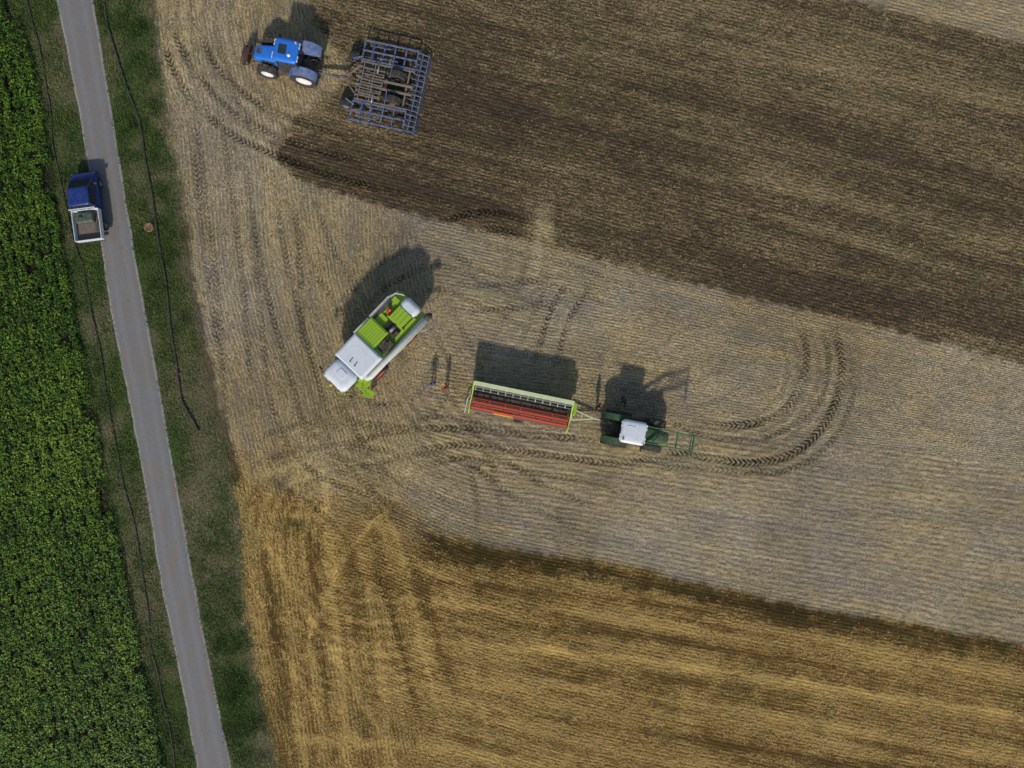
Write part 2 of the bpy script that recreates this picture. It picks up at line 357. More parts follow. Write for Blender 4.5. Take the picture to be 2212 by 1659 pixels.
for sg in(-1,1):
    q=MB(); q.tube([(3.9,sg*.95,3.3),(4.2,sg*1.25,3.35),(4.15,sg*1.5,3.3)],.03,8).box((4.12,sg*1.52,3.05),(.1,.26,.5)); mesh_obj('mirror',q,['black'],cb,.02)
q=MB(); q.prism([(3.0,1.0),(3.0,1.7),(4.6,1.15),(4.7,.45),(4.3,.45)],-.7,.7).box((4.6,0,.8),(.12,1.6,.8)); mesh_obj('feeder_house',q,['lime'],cb,.02)
q=MB(); q.box((-.35,-.5,3.35),(1.6,1.7,.3))
for k in range(8): q.box((-.35,-1.23+.21*k,3.52),(1.55,.15,.05))
q.box((-1.0,-.5,3.56),(.06,1.6,.06)).box((.38,-.5,3.56),(.06,1.6,.06))
mesh_obj('engine_cover',q,['lime'],cb,.012,label='ribbed lime green engine cover')
q=MB(); q.box((-.2,.82,3.12),(1.3,.75,.3)).box((-1.6,.45,3.0),(.9,.8,.3)).cyl((-1.2,.3,3.25),(-1.9,.3,3.25),.16).box((-1.4,.75,3.2),(.5,.25,.3)).cyl((-.6,.7,3.3),(-.2,.9,3.3),.12).tube([(-.3,.5,3.3),(-.8,.55,3.45),(-1.5,.2,3.35)],.05,8)
for k in range(6): q.box((-1.9+.12*k,-.1,3.2),(.05,.4,.2))
mesh_obj('engine',q,['black'],cb,.01)
q=MB(); q.cyl((-1.3,.35,3.38),(-1.75,.35,3.38),.12); mesh_obj('engine_filter',q,['steel'],cb)
q=MB(); q.box((-2.6,.15,3.2),(1.1,1.2,.35)).box((-2.0,.2,3.15),(.14,1.6,.3)).box((-2.5,.95,3.0),(1.5,.2,.3)).box((-2.2,-1.15,3.02),(1.6,.4,.1)).box((-3.2,-.8,3.0),(.4,.9,.14)).box((-1.4,-.6,3.05),(.9,1.0,.2))
for k in range(3): q.box((-2.6,-.2+.35*k,3.4),(1.0,.05,.04))
mesh_obj('rear_cover',q,['lime'],cb,.015)
q=MB(); q.rz([(-3.95,-3.1,-.55,.85,2.75,.25),(-4.05,-3.1,-.6,.9,3.0,.3),(-3.9,-3.12,-.5,.8,3.25,.3),(-3.7,-3.2,-.3,.6,3.32,.2)],0,True); mesh_obj('straw_hood',q,['white'],cb)
q=MB()
for z in(3.45,3.85): q.tube([(-1.1,-1.42,z),(-3.0,-1.42,z),(-3.6,-1.2,z),(-3.9,-.7,z)],.022,6)
for x,y in((-1.1,-1.42),(-1.7,-1.42),(-2.4,-1.42),(-3.0,-1.42),(-3.6,-1.2),(-3.9,-.7)): q.cyl((x,y,2.95),(x,y,3.87),.022,n=6)
mesh_obj('railing',q,['cream'],cb)
q=MB()
for z in(3.7,4.05): q.tube([(.5,-1.38,z),(-.9,-1.38,z)],.02,6)
for x in(.5,-.2,-.9): q.cyl((x,-1.38,3.2),(x,-1.38,4.05),.02,n=6)
mesh_obj('railing',q,['cream'],cb)
q=MB(); q.box((-2.0,-1.2,3.1),(1.9,.34,.04)); mesh_obj('engine_walkway',q,['dark'],cb)
q=MB(); q.lathe((-2.4,-.78,3.05),[(.0001,.4),(.1,.39),(.13,.3),(.13,0)],14,axis='z').box((-2.15,-.75,3.15),(.2,.16,.2)); mesh_obj('fuel_cap',q,['red'],cb)
q=MB(); q.tube([(-3.7,1.55,3.2),(2.1,1.55,3.15),(2.3,1.45,3.08),(2.35,1.2,2.9)],.23,20); au=mesh_obj('unloading_auger',q,['cream'],cb)
q=MB(); q.tube([(-3.7,1.55,3.2),(-4.0,1.55,3.15),(-4.15,1.55,2.85)],[.24,.24,.2],14); mesh_obj('spout',q,['black'],au)
q=MB(); q.tube([(-2.6,1.6,2.2),(-3.2,2.0,2.2),(-3.9,2.05,2.2),(-4.1,1.5,2.2)],.03,8).tube([(-2.6,1.6,1.7),(-3.2,2.0,1.7),(-3.9,2.05,1.7),(-4.1,1.4,1.7)],.03,8).cyl((-3.9,2.05,1.7),(-3.9,2.05,2.2),.025,n=6); mesh_obj('guard_rail',q,['steel'],cb)
q=MB(); q.box((3.0,1.4,1.95),(.95,.75,.06))
for k in range(5): q.box((3.35,1.85+.09*k,1.7-.3*k),(.5,.16,.04))
q.beam((3.08,1.78,1.95),(3.08,2.25,.4),.05,.08).beam((3.62,1.78,1.95),(3.62,2.25,.4),.05,.08)
for x,y in((2.52,1.78),(3.08,1.78),(3.62,1.78)): q.cyl((x,y,1.95),(x,y,2.9),.022,n=6)
q.tube([(2.52,1.1,2.9),(2.52,1.78,2.9),(3.08,1.78,2.9)],.022,6).tube([(2.52,1.1,2.45),(2.52,1.78,2.45),(3.08,1.78,2.45)],.022,6).tube([(3.62,1.78,2.9),(3.62,2.1,2.0),(3.62,2.25,1.2)],.022,6)
q.box((2.45,1.5,2.2),(.25,.4,.5))
mesh_obj('ladder',q,['lime'],cb,.008)
# ------------------------------------------------------------ header + trailer
hx,hy=W(1126,876,1.4); ha=math.radians(-11.6)
tr=empty('header_trailer',(hx,hy,0),ha,None,'low four-wheeled trailer carrying a combine header','trailer')
q=MB(); q.beam((-3.9,.1,.42),(4.0,.1,.42),.16,.2)
for x in(-3.2,-1.6,1.6,3.2): q.beam((x,-.7,.5),(x,.9,.5),.1).beam((x,.9,.5),(x,.9,.72),.08)
q.beam((-2.3,-.85,.35),(-2.3,.95,.35),.1).beam((2.4,-.85,.35),(2.4,.95,.35),.1); mesh_obj('trailer_frame',q,['dark'],tr,.01)
q=MB(); q.beam((3.95,.5,.5),(5.6,.12,.5),.09,.12).beam((3.95,-.35,.5),(5.6,.08,.5),.09,.12).beam((5.5,.1,.5),(6.35,.1,.48),.1,.12).beam((3.95,.5,.5),(3.95,-.35,.5),.1).beam((4.7,.3,.5),(4.7,-.12,.5),.06); mesh_obj('drawbar',q,['limep'],tr,.008)
for x in(-2.3,2.4):
    for sg in(-1,1): wheel(tr,(x,sg*.88+.05,.33),.33,.24,'dark',sg,14)
wheel(tr,(.0,-1.2,.36),.33,.26,'dark',-1,14)
q=MB(); q.box((-4.1,-.85,.55),(.08,1.2,.18)).beam((-3.9,.1,.45),(-4.1,-.3,.5),.06); mesh_obj('light_board',q,['cream'],tr,.01)
hd=empty('combine_header',(hx,hy,.7),ha,None,'long lime header with red reel resting on its trailer','combine header')
L=3.78
q=MB(); q.prism([(1.0,0),(1.06,0),(1.06,1.35),(1.0,1.35)],-L,L,'x').beam((-L,.98,1.42),(L,.98,1.42),.32,.16)
for k in range(11): q.beam((-L+.1+k*.745,1.09,.1),(-L+.1+k*.745,1.09,1.3),.06)
mesh_obj('back_panel',q,['limep'],hd,.01)
q=MB(); q.beam((-L,.72,1.38),(L,.72,1.38),.10,.05).beam((-L,.5,1.2),(L,.5,1.2),.05,.05)
for k in range(14): q.beam((-L+.2+k*.565,.46,1.25),(-L+.2+k*.565,.85,1.4),.06,.03)
mesh_obj('hose_rail',q,['steel'],hd)
q=MB(); q.prism([(1.0,0),(1.0,.05),(-.2,-.02),(-1.05,-.02),(-1.05,-.06),(-.2,-.07)],-L,L,'x'); mesh_obj('table',q,['dark'],hd)
q=MB(); q.beam((-L,-1.08,0),(L,-1.08,0),.06,.04)
for k in range(75):
    x=-L+.05+k*.1035; q.add([(x-.02,-1.1,0),(x+.02,-1.1,0),(x,-1.24,0),(x,-1.1,.03)],[(0,1,2),(0,2,3),(1,3,2),(0,3,1)])
mesh_obj('knife_bar',q,['steel'],hd)
q=MB(); q.cyl((-L+.05,.4,.42),(L-.05,.4,.42),.22,n=20)
for s0,s1,sg in((-L+.1,-.3,1),(L-.1,.3,-1)):
    n=150; vs=[];fs=[]
    for k in range(n+1):
        f=k/n; t=sg*f*2*math.pi*6.5; x=s0+(s1-s0)*f
        for r in(.21,.37): vs.append((x,.4+r*math.cos(t),.42+r*math.sin(t)))
    for k in range(n): fs.append((2*k,2*k+1,2*k+3,2*k+2))
    q.add(vs,fs,0,True)
mesh_obj('auger',q,['dark'],hd)
ry,rzz,RR=-.52,.78,.43
q=MB(); q.cyl((-L+.15,ry,rzz),(L-.15,ry,rzz),.12,n=16)
ti=MB()
for k in range(6):
    t=k*math.pi/3+.3; y=ry+RR*math.cos(t); z=rzz+RR*math.sin(t)
    q.beam((-L+.15,y,z),(L-.15,y,z),.09,.05)
    for j in range(48):
        x=-L+.22+j*.155; ti.beam((x,y,z),(x,y-.05,z-.24),.018,.018)
for j in range(7):
    x=-L+.16+j*(2*L-.32)/6
    for k in range(6):
        t=k*math.pi/3+.3; q.beam((x,ry,rzz),(x,ry+RR*math.cos(t),rzz+RR*math.sin(t)),.07,.05)
rl=mesh_obj('reel',q,['red'],hd,.006)
tt=mesh_obj('reel_tine',ti,['dark'],rl); tt['kind']='stuff'
for sg in(-1,1):
    q=MB(); q.prism([(1.1,-.05),(1.1,1.45),(.6,1.3),(-.1,.45),(-1.1,.2),(-1.3,-.02),(-1.0,-.08)],sg*L,sg*(L+.07),'x')
    mesh_obj('end_plate',q,['lime'],hd,.01)
    q=MB(); q.beam((sg*(L-.05),1.0,1.45),(sg*(L+.02),ry,rzz+.02),.08,.12); mesh_obj('reel_arm',q,['lime'],hd,.01)
    q=MB(); q.loft([[Vector((sg*(L+.03)+a*w,y,z0+b*w)) for a,b in((-1,-1),(1,-1),(1,1),(-1,1))] for y,w,z0 in((-1.0,.07,.08),(-1.25,.05,.05),(-1.45,.015,-.02))]); mesh_obj('crop_divider',q,['lime'],hd,.01)
q=MB(); q.box((3.98,.55,.8),(.2,.9,.7)).cyl((3.95,.3,.5),(4.1,.3,.5),.25); mesh_obj('drive_cover',q,['lime'],hd,.02)
q=MB(); q.box((-1.2,-1.02,.05),(1.5,.18,.1)); mesh_obj('floor_guard',q,['yellow'],hd)
# ------------------------------------------------------------ pickup
pk=empty('pickup_truck',(-32.25,13.5,0),math.radians(97.5),None,'dark blue double-cab pickup with white dropside bed parked half on verge','pickup truck')
q=MB(); q.box((0,0,.42),(4.9,.9,.2)).box((1.75,0,.36),(.15,1.6,.12)).box((-1.5,0,.36),(.15,1.6,.12)).box((2.62,0,.45),(.12,1.7,.22)).box((-2.6,0,.5),(.1,1.6,.14)); mesh_obj('chassis',q,['black'],pk,.02)
q=MB()
q.rz([(-.25,2.5,-.9,.9,.35,.15),(-.28,2.6,-.95,.95,.6,.25),(-.28,2.6,-.96,.96,.85,.35),(-.27,2.48,-.94,.94,1.02,.38),(-.25,2.15,-.93,.93,1.14,.3),(-.25,1.95,-.91,.91,1.19,.2)],0,True)
bd=mesh_obj('body',q,['navy'],pk)
q=MB(); q.rz([(-.22,1.93,-.88,.88,1.18,.12),(-.16,1.12,-.74,.74,1.88,.12)]); gl=mesh_obj('window',q,['glass'],bd)
for y in(-1,1):
    q=MB(); q.beam((1.9,y*.85,1.19),(1.08,y*.71,1.9),.08).beam((.85,y*.885,1.2),(.75,y*.745,1.88),.09,.04).beam((-.18,y*.87,1.2),(-.12,y*.73,1.88),.14,.06).beam((1.9,y*.885,1.19),(-.2,y*.9,1.19),.04)
    mesh_obj('window_frame',q,['navy'],bd,.005)
q=MB(); q.rz([(-.22,1.2,-.78,.78,1.86,.16),(-.2,1.16,-.77,.77,1.93,.16),(-.1,1.02,-.66,.66,1.97,.2)],0,True)
q.box((.1,0,1.975),(.02,1.1,.02)); 
mesh_obj('roof',q,['navy'],bd)
for sg in(-1,1):
    q=MB(); q.box((1.5,sg*1.06,1.28),(.12,.22,.2)); mesh_obj('wing_mirror',q,['black'],pk,.03)
    q=MB(); q.rz([(2.3,2.57,sg*.7-.16,sg*.7+.16,.72,.06),(2.25,2.5,sg*.7-.15,sg*.7+.15,.93,.06)]); mesh_obj('headlight',q,['light'],pk,.01)
    q=MB(); q.arc(1.75,.36,.40,10,170,sg*.9,sg*1.0,.04,10); mesh_obj('wheel_arch',q,['navy'],pk)
    for x in(1.75,-1.5): wheel(pk,(x,sg*.86,.34),.34,.22,'steel',sg,24)
for y in(.5,-.1):
    q=MB(); q.tube([(1.95,y,1.2),(1.45,y-.4,1.6)],.012,5); mesh_obj('wiper',q,['black'],pk)
q=MB(); q.box((-1.52,0,.88),(2.26,2.0,.08)); bf=mesh_obj('bed_floor',q,['bedf'],pk,.005)
for sg in(-1,1):
    q=MB(); q.box((-1.52,sg*1.0,1.1),(2.3,.04,.38)).box((-1.52,sg*1.0,1.31),(2.3,.05,.05))
    for x in(-.42,-1.5,-2.6): q.box((x,sg*1.03,1.1),(.06,.03,.42))
    mesh_obj('dropside',q,['white'],pk,.006)
q=MB(); q.box((-2.67,0,1.1),(.04,1.96,.38)).box((-2.67,0,1.31),(.06,1.98,.05)); mesh_obj('tailboard',q,['white'],pk,.006)
q=MB(); q.box((-.39,0,1.15),(.05,1.96,.5))
for y in(-.9,-.3,.3,.9): q.box((-.38,y,1.45),(.05,.05,.5))
q.box((-.38,0,1.7),(.06,1.96,.05))
mesh_obj('headboard',q,['white'],pk,.006)
def onpk(x,y,z): 
    a=math.radians(97.5); return (-32.25+x*math.cos(a)-y*math.sin(a),13.5+x*math.sin(a)+y*math.cos(a),z)
tk=empty('water_tank',onpk(-.95,.1,.925),math.radians(97.5),None,'dark green plastic tank standing in the pickup bed','tank')
q=MB(); q.rz([(-.38,.38,-.62,.62,0,.1),(-.42,.42,-.68,.68,.15,.16),(-.42,.42,-.68,.68,.4,.16),(-.3,.3,-.55,.55,.52,.16)],0,True); mesh_obj('tank_body',q,['teal'],tk)
q=MB(); q.lathe((.0,.2,.5),[(.0001,.08),(.13,.07),(.15,0)],16,axis='z'); mesh_obj('lid',q,['black'],tk)
bx=empty('tool_box',onpk(-1.75,-.72,.925),math.radians(97.5),None,'small dark tool box lying in the pickup bed','tool box')
q=MB(); q.box((0,0,.13),(.6,.3,.26)); mesh_obj('box_body',q,['dark'],bx,.02)
q=MB(); q.tube([(-.12,0,.26),(-.12,0,.33),(.12,0,.33),(.12,0,.26)],.012,6); mesh_obj('handle',q,['steel'],bx)
# ------------------------------------------------------------ manhole, hoses
mx,my=W(322,491)
q=MB(); q.lathe((0,0,0),[(.36,0),(.36,.1),(.29,.1),(.28,.085),(.0001,.085)],28,axis='z'); 
mh=mesh_obj('manhole_cover',q,['conc'],None,0,(mx,my,0)); mh['label']='round reddish manhole cover set in the grass verge'; mh['category']='manhole cover'
def smooth(pts,n=8):
    P=[Vector(p) for p in pts]; out=[]
    for i in range(len(P)-1):
        p0=P[max(i-1,0)];p1=P[i];p2=P[i+1];p3=P[min(i+2,len(P)-1)]
        for k in range(n):
            t=k/n; out.append(.5*((2*p1)+(p2-p0)*t+(2*p0-5*p1+4*p2-p3)*t*t+(3*p1-p0-3*p2+p3)*t**3))
    out.append(P[-1]); return out
def hose(pts,label,r=.062,z0=.11):
    pp=smooth([(*W(u,v),z0) for u,v in pts],10)
    pp=[Vector((p.x+.05*math.sin(i*.35),p.y,p.z+.015*math.sin(i*.8))) for i,p in enumerate(pp)]
    q=MB(); q.tube(pp,r,8); o=mesh_obj('irrigation_hose',q,['hose']); o['label']=label; o['category']='hose'; o['group']='hoses laid along the road'
hose([(224,-60),(228,0),(240,80),(270,170),(300,260),(318,350),(333,450),(350,550),(364,650),(378,760),(392,850),(410,895),(432,932)],'black hose laid in grass, ending beside the field',.07,.12)
hose([(40,-60),(60,0),(80,80),(98,160),(108,230),(118,320),(140,430),(165,530),(185,600),(205,700),(225,800),(245,930),(268,1040),(290,1130),(312,1250),(322,1340),(328,1400),(345,1470),(362,1550),(380,1659),(390,1720)],'long black hose laid between road and crop',.055,.085)
# ------------------------------------------------------------ people
def person(loc,ang,shirt,trous,label,pose=0):
    def cm(name,c): 
        return paint(name,c,.85,.1,scale=8,spec=.2)
    V=[];E=[];R=[]
    def a(p,r,par=None):
        V.append(p);R.append(r)
        if par is not None: E.append((par,len(V)-1))
        return len(V)-1
    pel=a((0,0,.96),.145); sp=a((0,0,1.16),.13,pel); ch=a((0,0,1.36),.15,sp); nk=a((0.01,0,1.5),.058,ch); h0=a((.02,0,1.6),.085,nk); h1=a((.02,0,1.7),.08,h0)
    for sg in(-1,1):
        sh=a((0,sg*.18,1.41),.075,ch)
        if pose==1: el=(.12,sg*.27,1.18); wr=(.32,sg*.2,1.22); dr=Vector((1,0,.1))
        elif pose==2 and sg>0: el=(.1,.38,1.25); wr=(.2,.6,1.3); dr=Vector((.3,1,0)).normalized()
        else: el=(-.03,sg*.28,1.13); wr=(.05,sg*.31,.89); dr=Vector((.15,0,-1)).normalized()
        e=a(el,.05,sh); w=a(wr,.033,e); pm=Vector(wr)+dr*.07; p=a(tuple(pm),.034,w)
        up=Vector((0,1,0)) if abs(dr.y)<.8 else Vector((1,0,0))
        up=Vector((1,0,0)) if abs(dr.z)>.8 else up
        for k,(o,l) in enumerate(((-.027,.06),(-.009,.075),(.009,.07),(.027,.055))):
            f1=a(tuple(pm+dr*.035+up*o),.010,p); f2=a(tuple(pm+dr*(.035+l)+up*o*1.1),.008,f1)
        a(tuple(pm+dr*.02+up*.055),.010,p)
        hp=a((0,sg*.095,.9),.1,pel); kn=a((.03,sg*.12,.5),.066,hp); an=a((-.01+.06*sg*(pose!=0),sg*.14,.1),.045,kn); a((.14+.06*sg*(pose!=0),sg*.16,.05),.04,an)
    a((.105,0,1.625),.015,h0)
    me=bpy.data.meshes.new('s'); me.from_pydata(V,E,[]); ob=bpy.data.objects.new('s',me); COL.objects.link(ob)
    ob.modifiers.new('k','SKIN')
    for i,r in enumerate(R): me.skin_vertices[0].data[i].radius=(r,r)
    me.skin_vertices[0].data[0].use_root=True
    sb=ob.modifiers.new('s','SUBSURF'); sb.levels=2; sb.render_levels=2
    dg=bpy.context.evaluated_depsgraph_get(); bm=bpy.data.meshes.new_from_object(ob.evaluated_get(dg)); bpy.data.objects.remove(ob)
    bm.name='person'
    bm.materials.clear()
    for m in (M['skin'],cm('shirt_cloth',shirt),cm('trouser_cloth',trous),M['black']): bm.materials.append(m)
    for p in bm.polygons:
        c=p.center; p.use_smooth=True
        if c.z>1.49: k=0
        elif c.z<.09: k=3
        elif (pose!=1 and c.z<.89 and abs(c.y)>.245) or (pose==1 and c.x>.3) or (pose==2 and c.y>.58): k=0
        elif c.z<.97 and abs(c.y)<.245: k=2
        else: k=1
        p.material_index=k
    o=bpy.data.objects.new('person',bm); COL.objects.link(o); o.location=(*loc,0); o.rotation_euler=(0,0,math.radians(ang))
    o['label']=label; o['category']='person'; o['group']='people standing beside the farm machines'
    q=MB(); q.lathe((.0,0,1.66),[(.0001,.125),(.04,.118),(.075,.09),(.098,.04),(.1,-.02),(.09,-.05)],16,axis='z'); mesh_obj('hair',q,['hair'],o)
    for sg in(-1,1):
        q=MB(); q.lathe((.103,sg*.032,1.66),[(.0001,.008),(.008,.005),(.01,0)],8,axis='x'); mesh_obj('eye',q,['black'],o)
person(W(936,829),-60,(.02,.10,.42),(.015,.025,.06),'person in blue jacket and dark trousers standing on stubble',0)
person(W(966,838),150,(.55,.06,.025),(.02,.02,.025),'person in red shirt and dark trousers, forearms raised',1)
person(W(1289,878),-30,(.03,.025,.025),(.02,.02,.025),'person in dark clothes standing near the trailer drawbar',0)
person(W(1343,864),200,(.02,.02,.025),(.02,.02,.02),'person in black clothes holding one arm out beside tractor',2)
# ------------------------------------------------------------ terrain maps
EX=np.array([(330,0),(340,120),(355,200),(375,350),(395,480),(408,600),(430,720),(455,850),(480,950),(510,1030),(520,1150),(525,1280),(540,1380),(560,1480),(580,1580),(600,1659)],float)
CX=np.array([(30,0),(64,100),(88,200),(104,300),(117,400),(131,500),(148,600),(168,700),(188,800),(206,900),(223,1000),(243,1100),(265,1200),(285,1300),(303,1400),(325,1500),(343,1600),(353,1659)],float)
RL=np.array([(122,0),(168,225),(205,450),(240,680),(283,890),(318,1080),(345,1250),(385,1440),(425,1659)],float)
RR_=np.array([(202,0),(235,200),(268,400),(300,600),(340,810),(375,1010),(405,1180),(440,1370),(500,1659)],float)
def fx(C,v):
    s0=(C[3,0]-C[0,0])/(C[3,1]-C[0,1]); s1=(C[-1,0]-C[-3,0])/(C[-1,1]-C[-3,1])
    r=(np.interp(v-45,C[:,1],C[:,0])+np.interp(v+45,C[:,1],C[:,0])+np.interp(v,C[:,1],C[:,0]))/3
    r=np.where(v<C[0,1]+46,np.interp(v,C[:,1],C[:,0]),r); r=np.where(v>C[-1,1]-46,np.interp(v,C[:,1],C[:,0]),r)
    r=np.where(v<C[0,1],C[0,0]+(v-C[0,1])*s0,r); return np.where(v>C[-1,1],C[-1,0]+(v-C[-1,1])*s1,r)
TB=np.array([(560,310),(590,345),(640,392),(760,425),(880,462),(960,482),(1150,525),(1300,565),(1500,615),(1700,665),(1850,692),(2000,735),(2212,785),(2600,885)],float)
LB=np.array([(480,1000),(600,1010),(760,1055),(860,1120),(960,1165),(1100,1185),(1300,1215),(1500,1258),(1700,1302),(2000,1352),(2212,1392),(2600,1465)],float)
def fy(C,u):
    r=(np.interp(u-30,C[:,0],C[:,1])+np.interp(u+30,C[:,0],C[:,1])+np.interp(u,C[:,0],C[:,1]))/3; s=.22
    return np.where(u>C[-1,0]-31,C[-1,1]+(u-C[-1,0])*s,r)
tabs=[rng.random((256,256)) for _ in range(6)]
def vn(x,y,k=0):
    x=np.asarray(x);y=np.asarray(y); xi=np.floor(x).astype(int); yi=np.floor(y).astype(int); fx_=x-xi; fy_=y-yi
    fx_=fx_*fx_*(3-2*fx_); fy_=fy_*fy_*(3-2*fy_); T=tabs[k%6]
    a=T[xi&255,yi&255];b=T[(xi+1)&255,yi&255];c=T[xi&255,(yi+1)&255];d=T[(xi+1)&255,(yi+1)&255]
    return (a*(1-fx_)+b*fx_)*(1-fy_)+(c*(1-fx_)+d*fx_)*fy_
def fbm(x,y,k=0,o=4):
    s=0;a=.5;t=0
    for i in range(o): s=s+a*vn(x*2**i+17.3*i+k*31,y*2**i+9.1*i+k*7,k+i); t+=a; a*=.5
    return s/t
def sst(x,a,b):
    t=np.clip((x-a)/(b-a),0,1); return t*t*(3-2*t)
def rows(u,v):
    Ts=470+.255*(u-900); Ls=1118+.205*(u-900)-60*np.exp(-((u-700)/260)**2); Mm=885+.135*(u-1300)
    a=np.where(v<Ts,v-Ts,np.where(v<Mm,(v-Ts)/np.maximum(Mm-Ts,50)*360,np.where(v<Ls,360+(v-Mm)/np.maximum(Ls-Mm,50)*230,590+(v-Ls))))
    return a/S
step=.1
xd=np.arange(-41,41.01,step); yd=np.arange(-31.5,31.51,step)
g=41+np.cumsum(np.geomspace(.3,150,22)); h=31.5+np.cumsum(np.geomspace(.3,150,22))
xs=np.concatenate([-g[::-1],xd,g]); ys=np.concatenate([-h[::-1],yd,h])
X,Y=np.meshgrid(xs,ys); nx=len(xs); ny=len(ys)
U=X*S+1106; V=829.5-Y*S
wob=(fbm(X*1.5,Y*1.5,1)-.5)*26; wob2=(fbm(X*.8+50,Y*.8,2)-.5)*50; wob3=(fbm(X*.22+5,Y*.22,3,4)-.5); wobf=(fbm(X*4,Y*4,4,3)-.5)*22
dver=(U-fx(EX,V)+wob*1.2)/S
dcrop=(fx(CX,V)-U+wob)/S
field=sst(dver,-.35,.35); crop=sst(dcrop,-.2,.2)
def G(u,v,a,b,rot=0):
    c,s_=math.cos(rot),math.sin(rot); p=(U-u)*c+(V-v)*s_; q=-(U-u)*s_+(V-v)*c
    return np.exp(-(p/a)**2-(q/b)**2)
tleft=np.interp(V,[-400,0,80,150,210,260,330],[670,680,700,735,700,640,590])
dt=np.minimum((fy(TB,U)-V+wob*.8+wobf*.5)/S,(U-tleft+wob2*1.8)/S*.45)
dcor=(U-(1820+(V)*4.1)+wob*3)/S/4.1
till=sst(dt,-.25,.35)*(1-sst(dcor,-.3,.4))
till*=1-np.clip(.95*G(1170,492,26,44)*(.5+fbm(X*2,Y*2,3)),0,1)
eL=sst(1040-U,0,260)
dg=(V-fy(LB,U)+wobf*.5+wob2*(.3+1.0*eL)+wob3*(20+150*eL))/S
gold=sst(dg/(.3+2.2*eL),-1,1)
wl=sst((900+ (V-700)*.12 -U+wob2*2+wob3*250)/S,-2.5,2.5)*(1-till)
wlg=sst((760+(V-1100)*.12-U+wob2*1.5+wob3*420)/S,-2.5,2.5); kk=sst(V,960,1060); wl=wl*(1-kk)+wlg*kk
wamp=(.25+1.0*sst(1250-U,0,300)*sst(V,480,640))*(1-till)
acR=rows(U,V)+(fbm(X*.07,Y*.07,2,2)-.5)*1.3*wamp; alR=(U*.97+V*.2)/S
acL=(U-fx(EX,V)*.8-V*.04)/S+(fbm(X*.10,Y*.10,4,2)-.5)*1.4; alL=V/S
swR=fbm(alR*.13,acR*1.7,3,4); swL=fbm(alL*.16,acL*1.4,4,4); sw=swR*(1-wl)+swL*wl
swT=fbm(alR*.06,acR*1.3+3,2,4)
mott=fbm(X*.9,Y*.9,5,4); patch_=fbm(X*.45+3,Y*.45,1,4)
big=fbm(X*.09,Y*.09,5,4)
straw=.56+(sw-.5)*.85+(big-.5)*.4+(mott-.5)*.4+(patch_-.5)*.35
lowT=fy(TB,U)-V
sT=.40+(swR-.5)*.6+(swT-.5)*.75+(mott-.5)*.4+(big-.5)*.25-.30*G(1150,270,330,75,.2)-.28*G(800,370,220,50,.25)-.25*G(1000,150,90,130)-.32*np.exp(-((lowT-55)/60)**2)+.12*G(1700,120,600,70,.22)+.08*G(1750,430,420,60,.25)+.2*G(640,230,140,70)-.12*G(1900,330,400,40,.25)
sG=.50+(sw-.5)*1.1+(big-.5)*.3+(mott-.5)*.6
straw=straw*(1-till)+sT*till; straw=straw*(1-gold)+sG*gold
straw+=.45*G(1170,492,24,44)+.25*G(1168,560,30,60)
dark=1+(big-.5)*.35+(fbm(X*.35,Y*.35,2)-.5)*.25
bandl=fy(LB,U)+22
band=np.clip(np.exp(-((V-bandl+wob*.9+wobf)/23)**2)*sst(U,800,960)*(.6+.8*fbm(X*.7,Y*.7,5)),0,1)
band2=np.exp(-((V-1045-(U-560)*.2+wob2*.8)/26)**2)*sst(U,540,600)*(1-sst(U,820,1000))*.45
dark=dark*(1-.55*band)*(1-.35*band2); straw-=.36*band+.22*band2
dark*=1-.2*G(900,1180,90,40,.2)
def curve(pts,w,amp):
    P=np.array(pts,float); 
    d=(V-np.interp(U,P[:,0],P[:,1])+wob*.8+wobf*.4)/w
    return amp*np.exp(-d*d)*sst(U,P[0,0]-30,P[0,0]+90)*(1-sst(U,P[-1,0]-10,P[-1,0]+60))
def vcurve(pts,w,amp):
    P=np.array(pts,float)
    d=(U-np.interp(V,P[:,1],P[:,0])+wob*.8+wobf*.4)/w
    return amp*np.exp(-d*d)*sst(V,P[0,1]-40,P[0,1]+60)*(1-sst(V,P[-1,1]-30,P[-1,1]+40))
gs=0
for pts,w,amp in [([(870,1385),(1200,1402),(1500,1440),(2400,1575)],8,.5),([(1000,1215),(1200,1240),(1500,1290),(2400,1450)],14,.22),([(850,1290),(1200,1320),(1600,1370),(2400,1500)],12,.22),
   ([(800,1480),(1200,1480),(1600,1530),(2400,1680)],12,.22),([(560,1345),(800,1340),(1000,1350)],6,.3),([(600,1590),(850,1610),(1000,1625),(1200,1659)],10,.45),([(1500,1480),(2400,1620)],9,.25),
   ([(900,1255),(1300,1290),(1700,1345),(2400,1470)],7,-.35),([(1000,1350),(1400,1375),(2400,1540)],9,-.3),([(1100,1440),(1500,1475),(2400,1630)],16,-.3),([(1200,1560),(2400,1740)],18,-.25),([(1000,1530),(1600,1610),(2400,1730)],7,-.3),([(880,1200),(1100,1225),(1500,1285),(2400,1420)],6,-.35),
   ([(640,1075),(760,1060),(900,1090),(1050,1160)],10,.3),([(560,1110),(720,1110),(860,1150)],9,.25),([(700,1290),(900,1300),(1100,1320)],5,.3),
   ([(520,1040),(640,1000),(760,960),(900,930)],7,.35),([(560,1080),(700,1020),(860,980),(1000,960)],7,.3),([(620,1060),(760,1000),(900,1000),(1060,1090)],6,-.3),([(780,1200),(900,1220),(1000,1260)],7,.3),([(640,1420),(760,1400),(900,1420)],6,.3)]:
    gs=gs+curve(pts,w,amp)
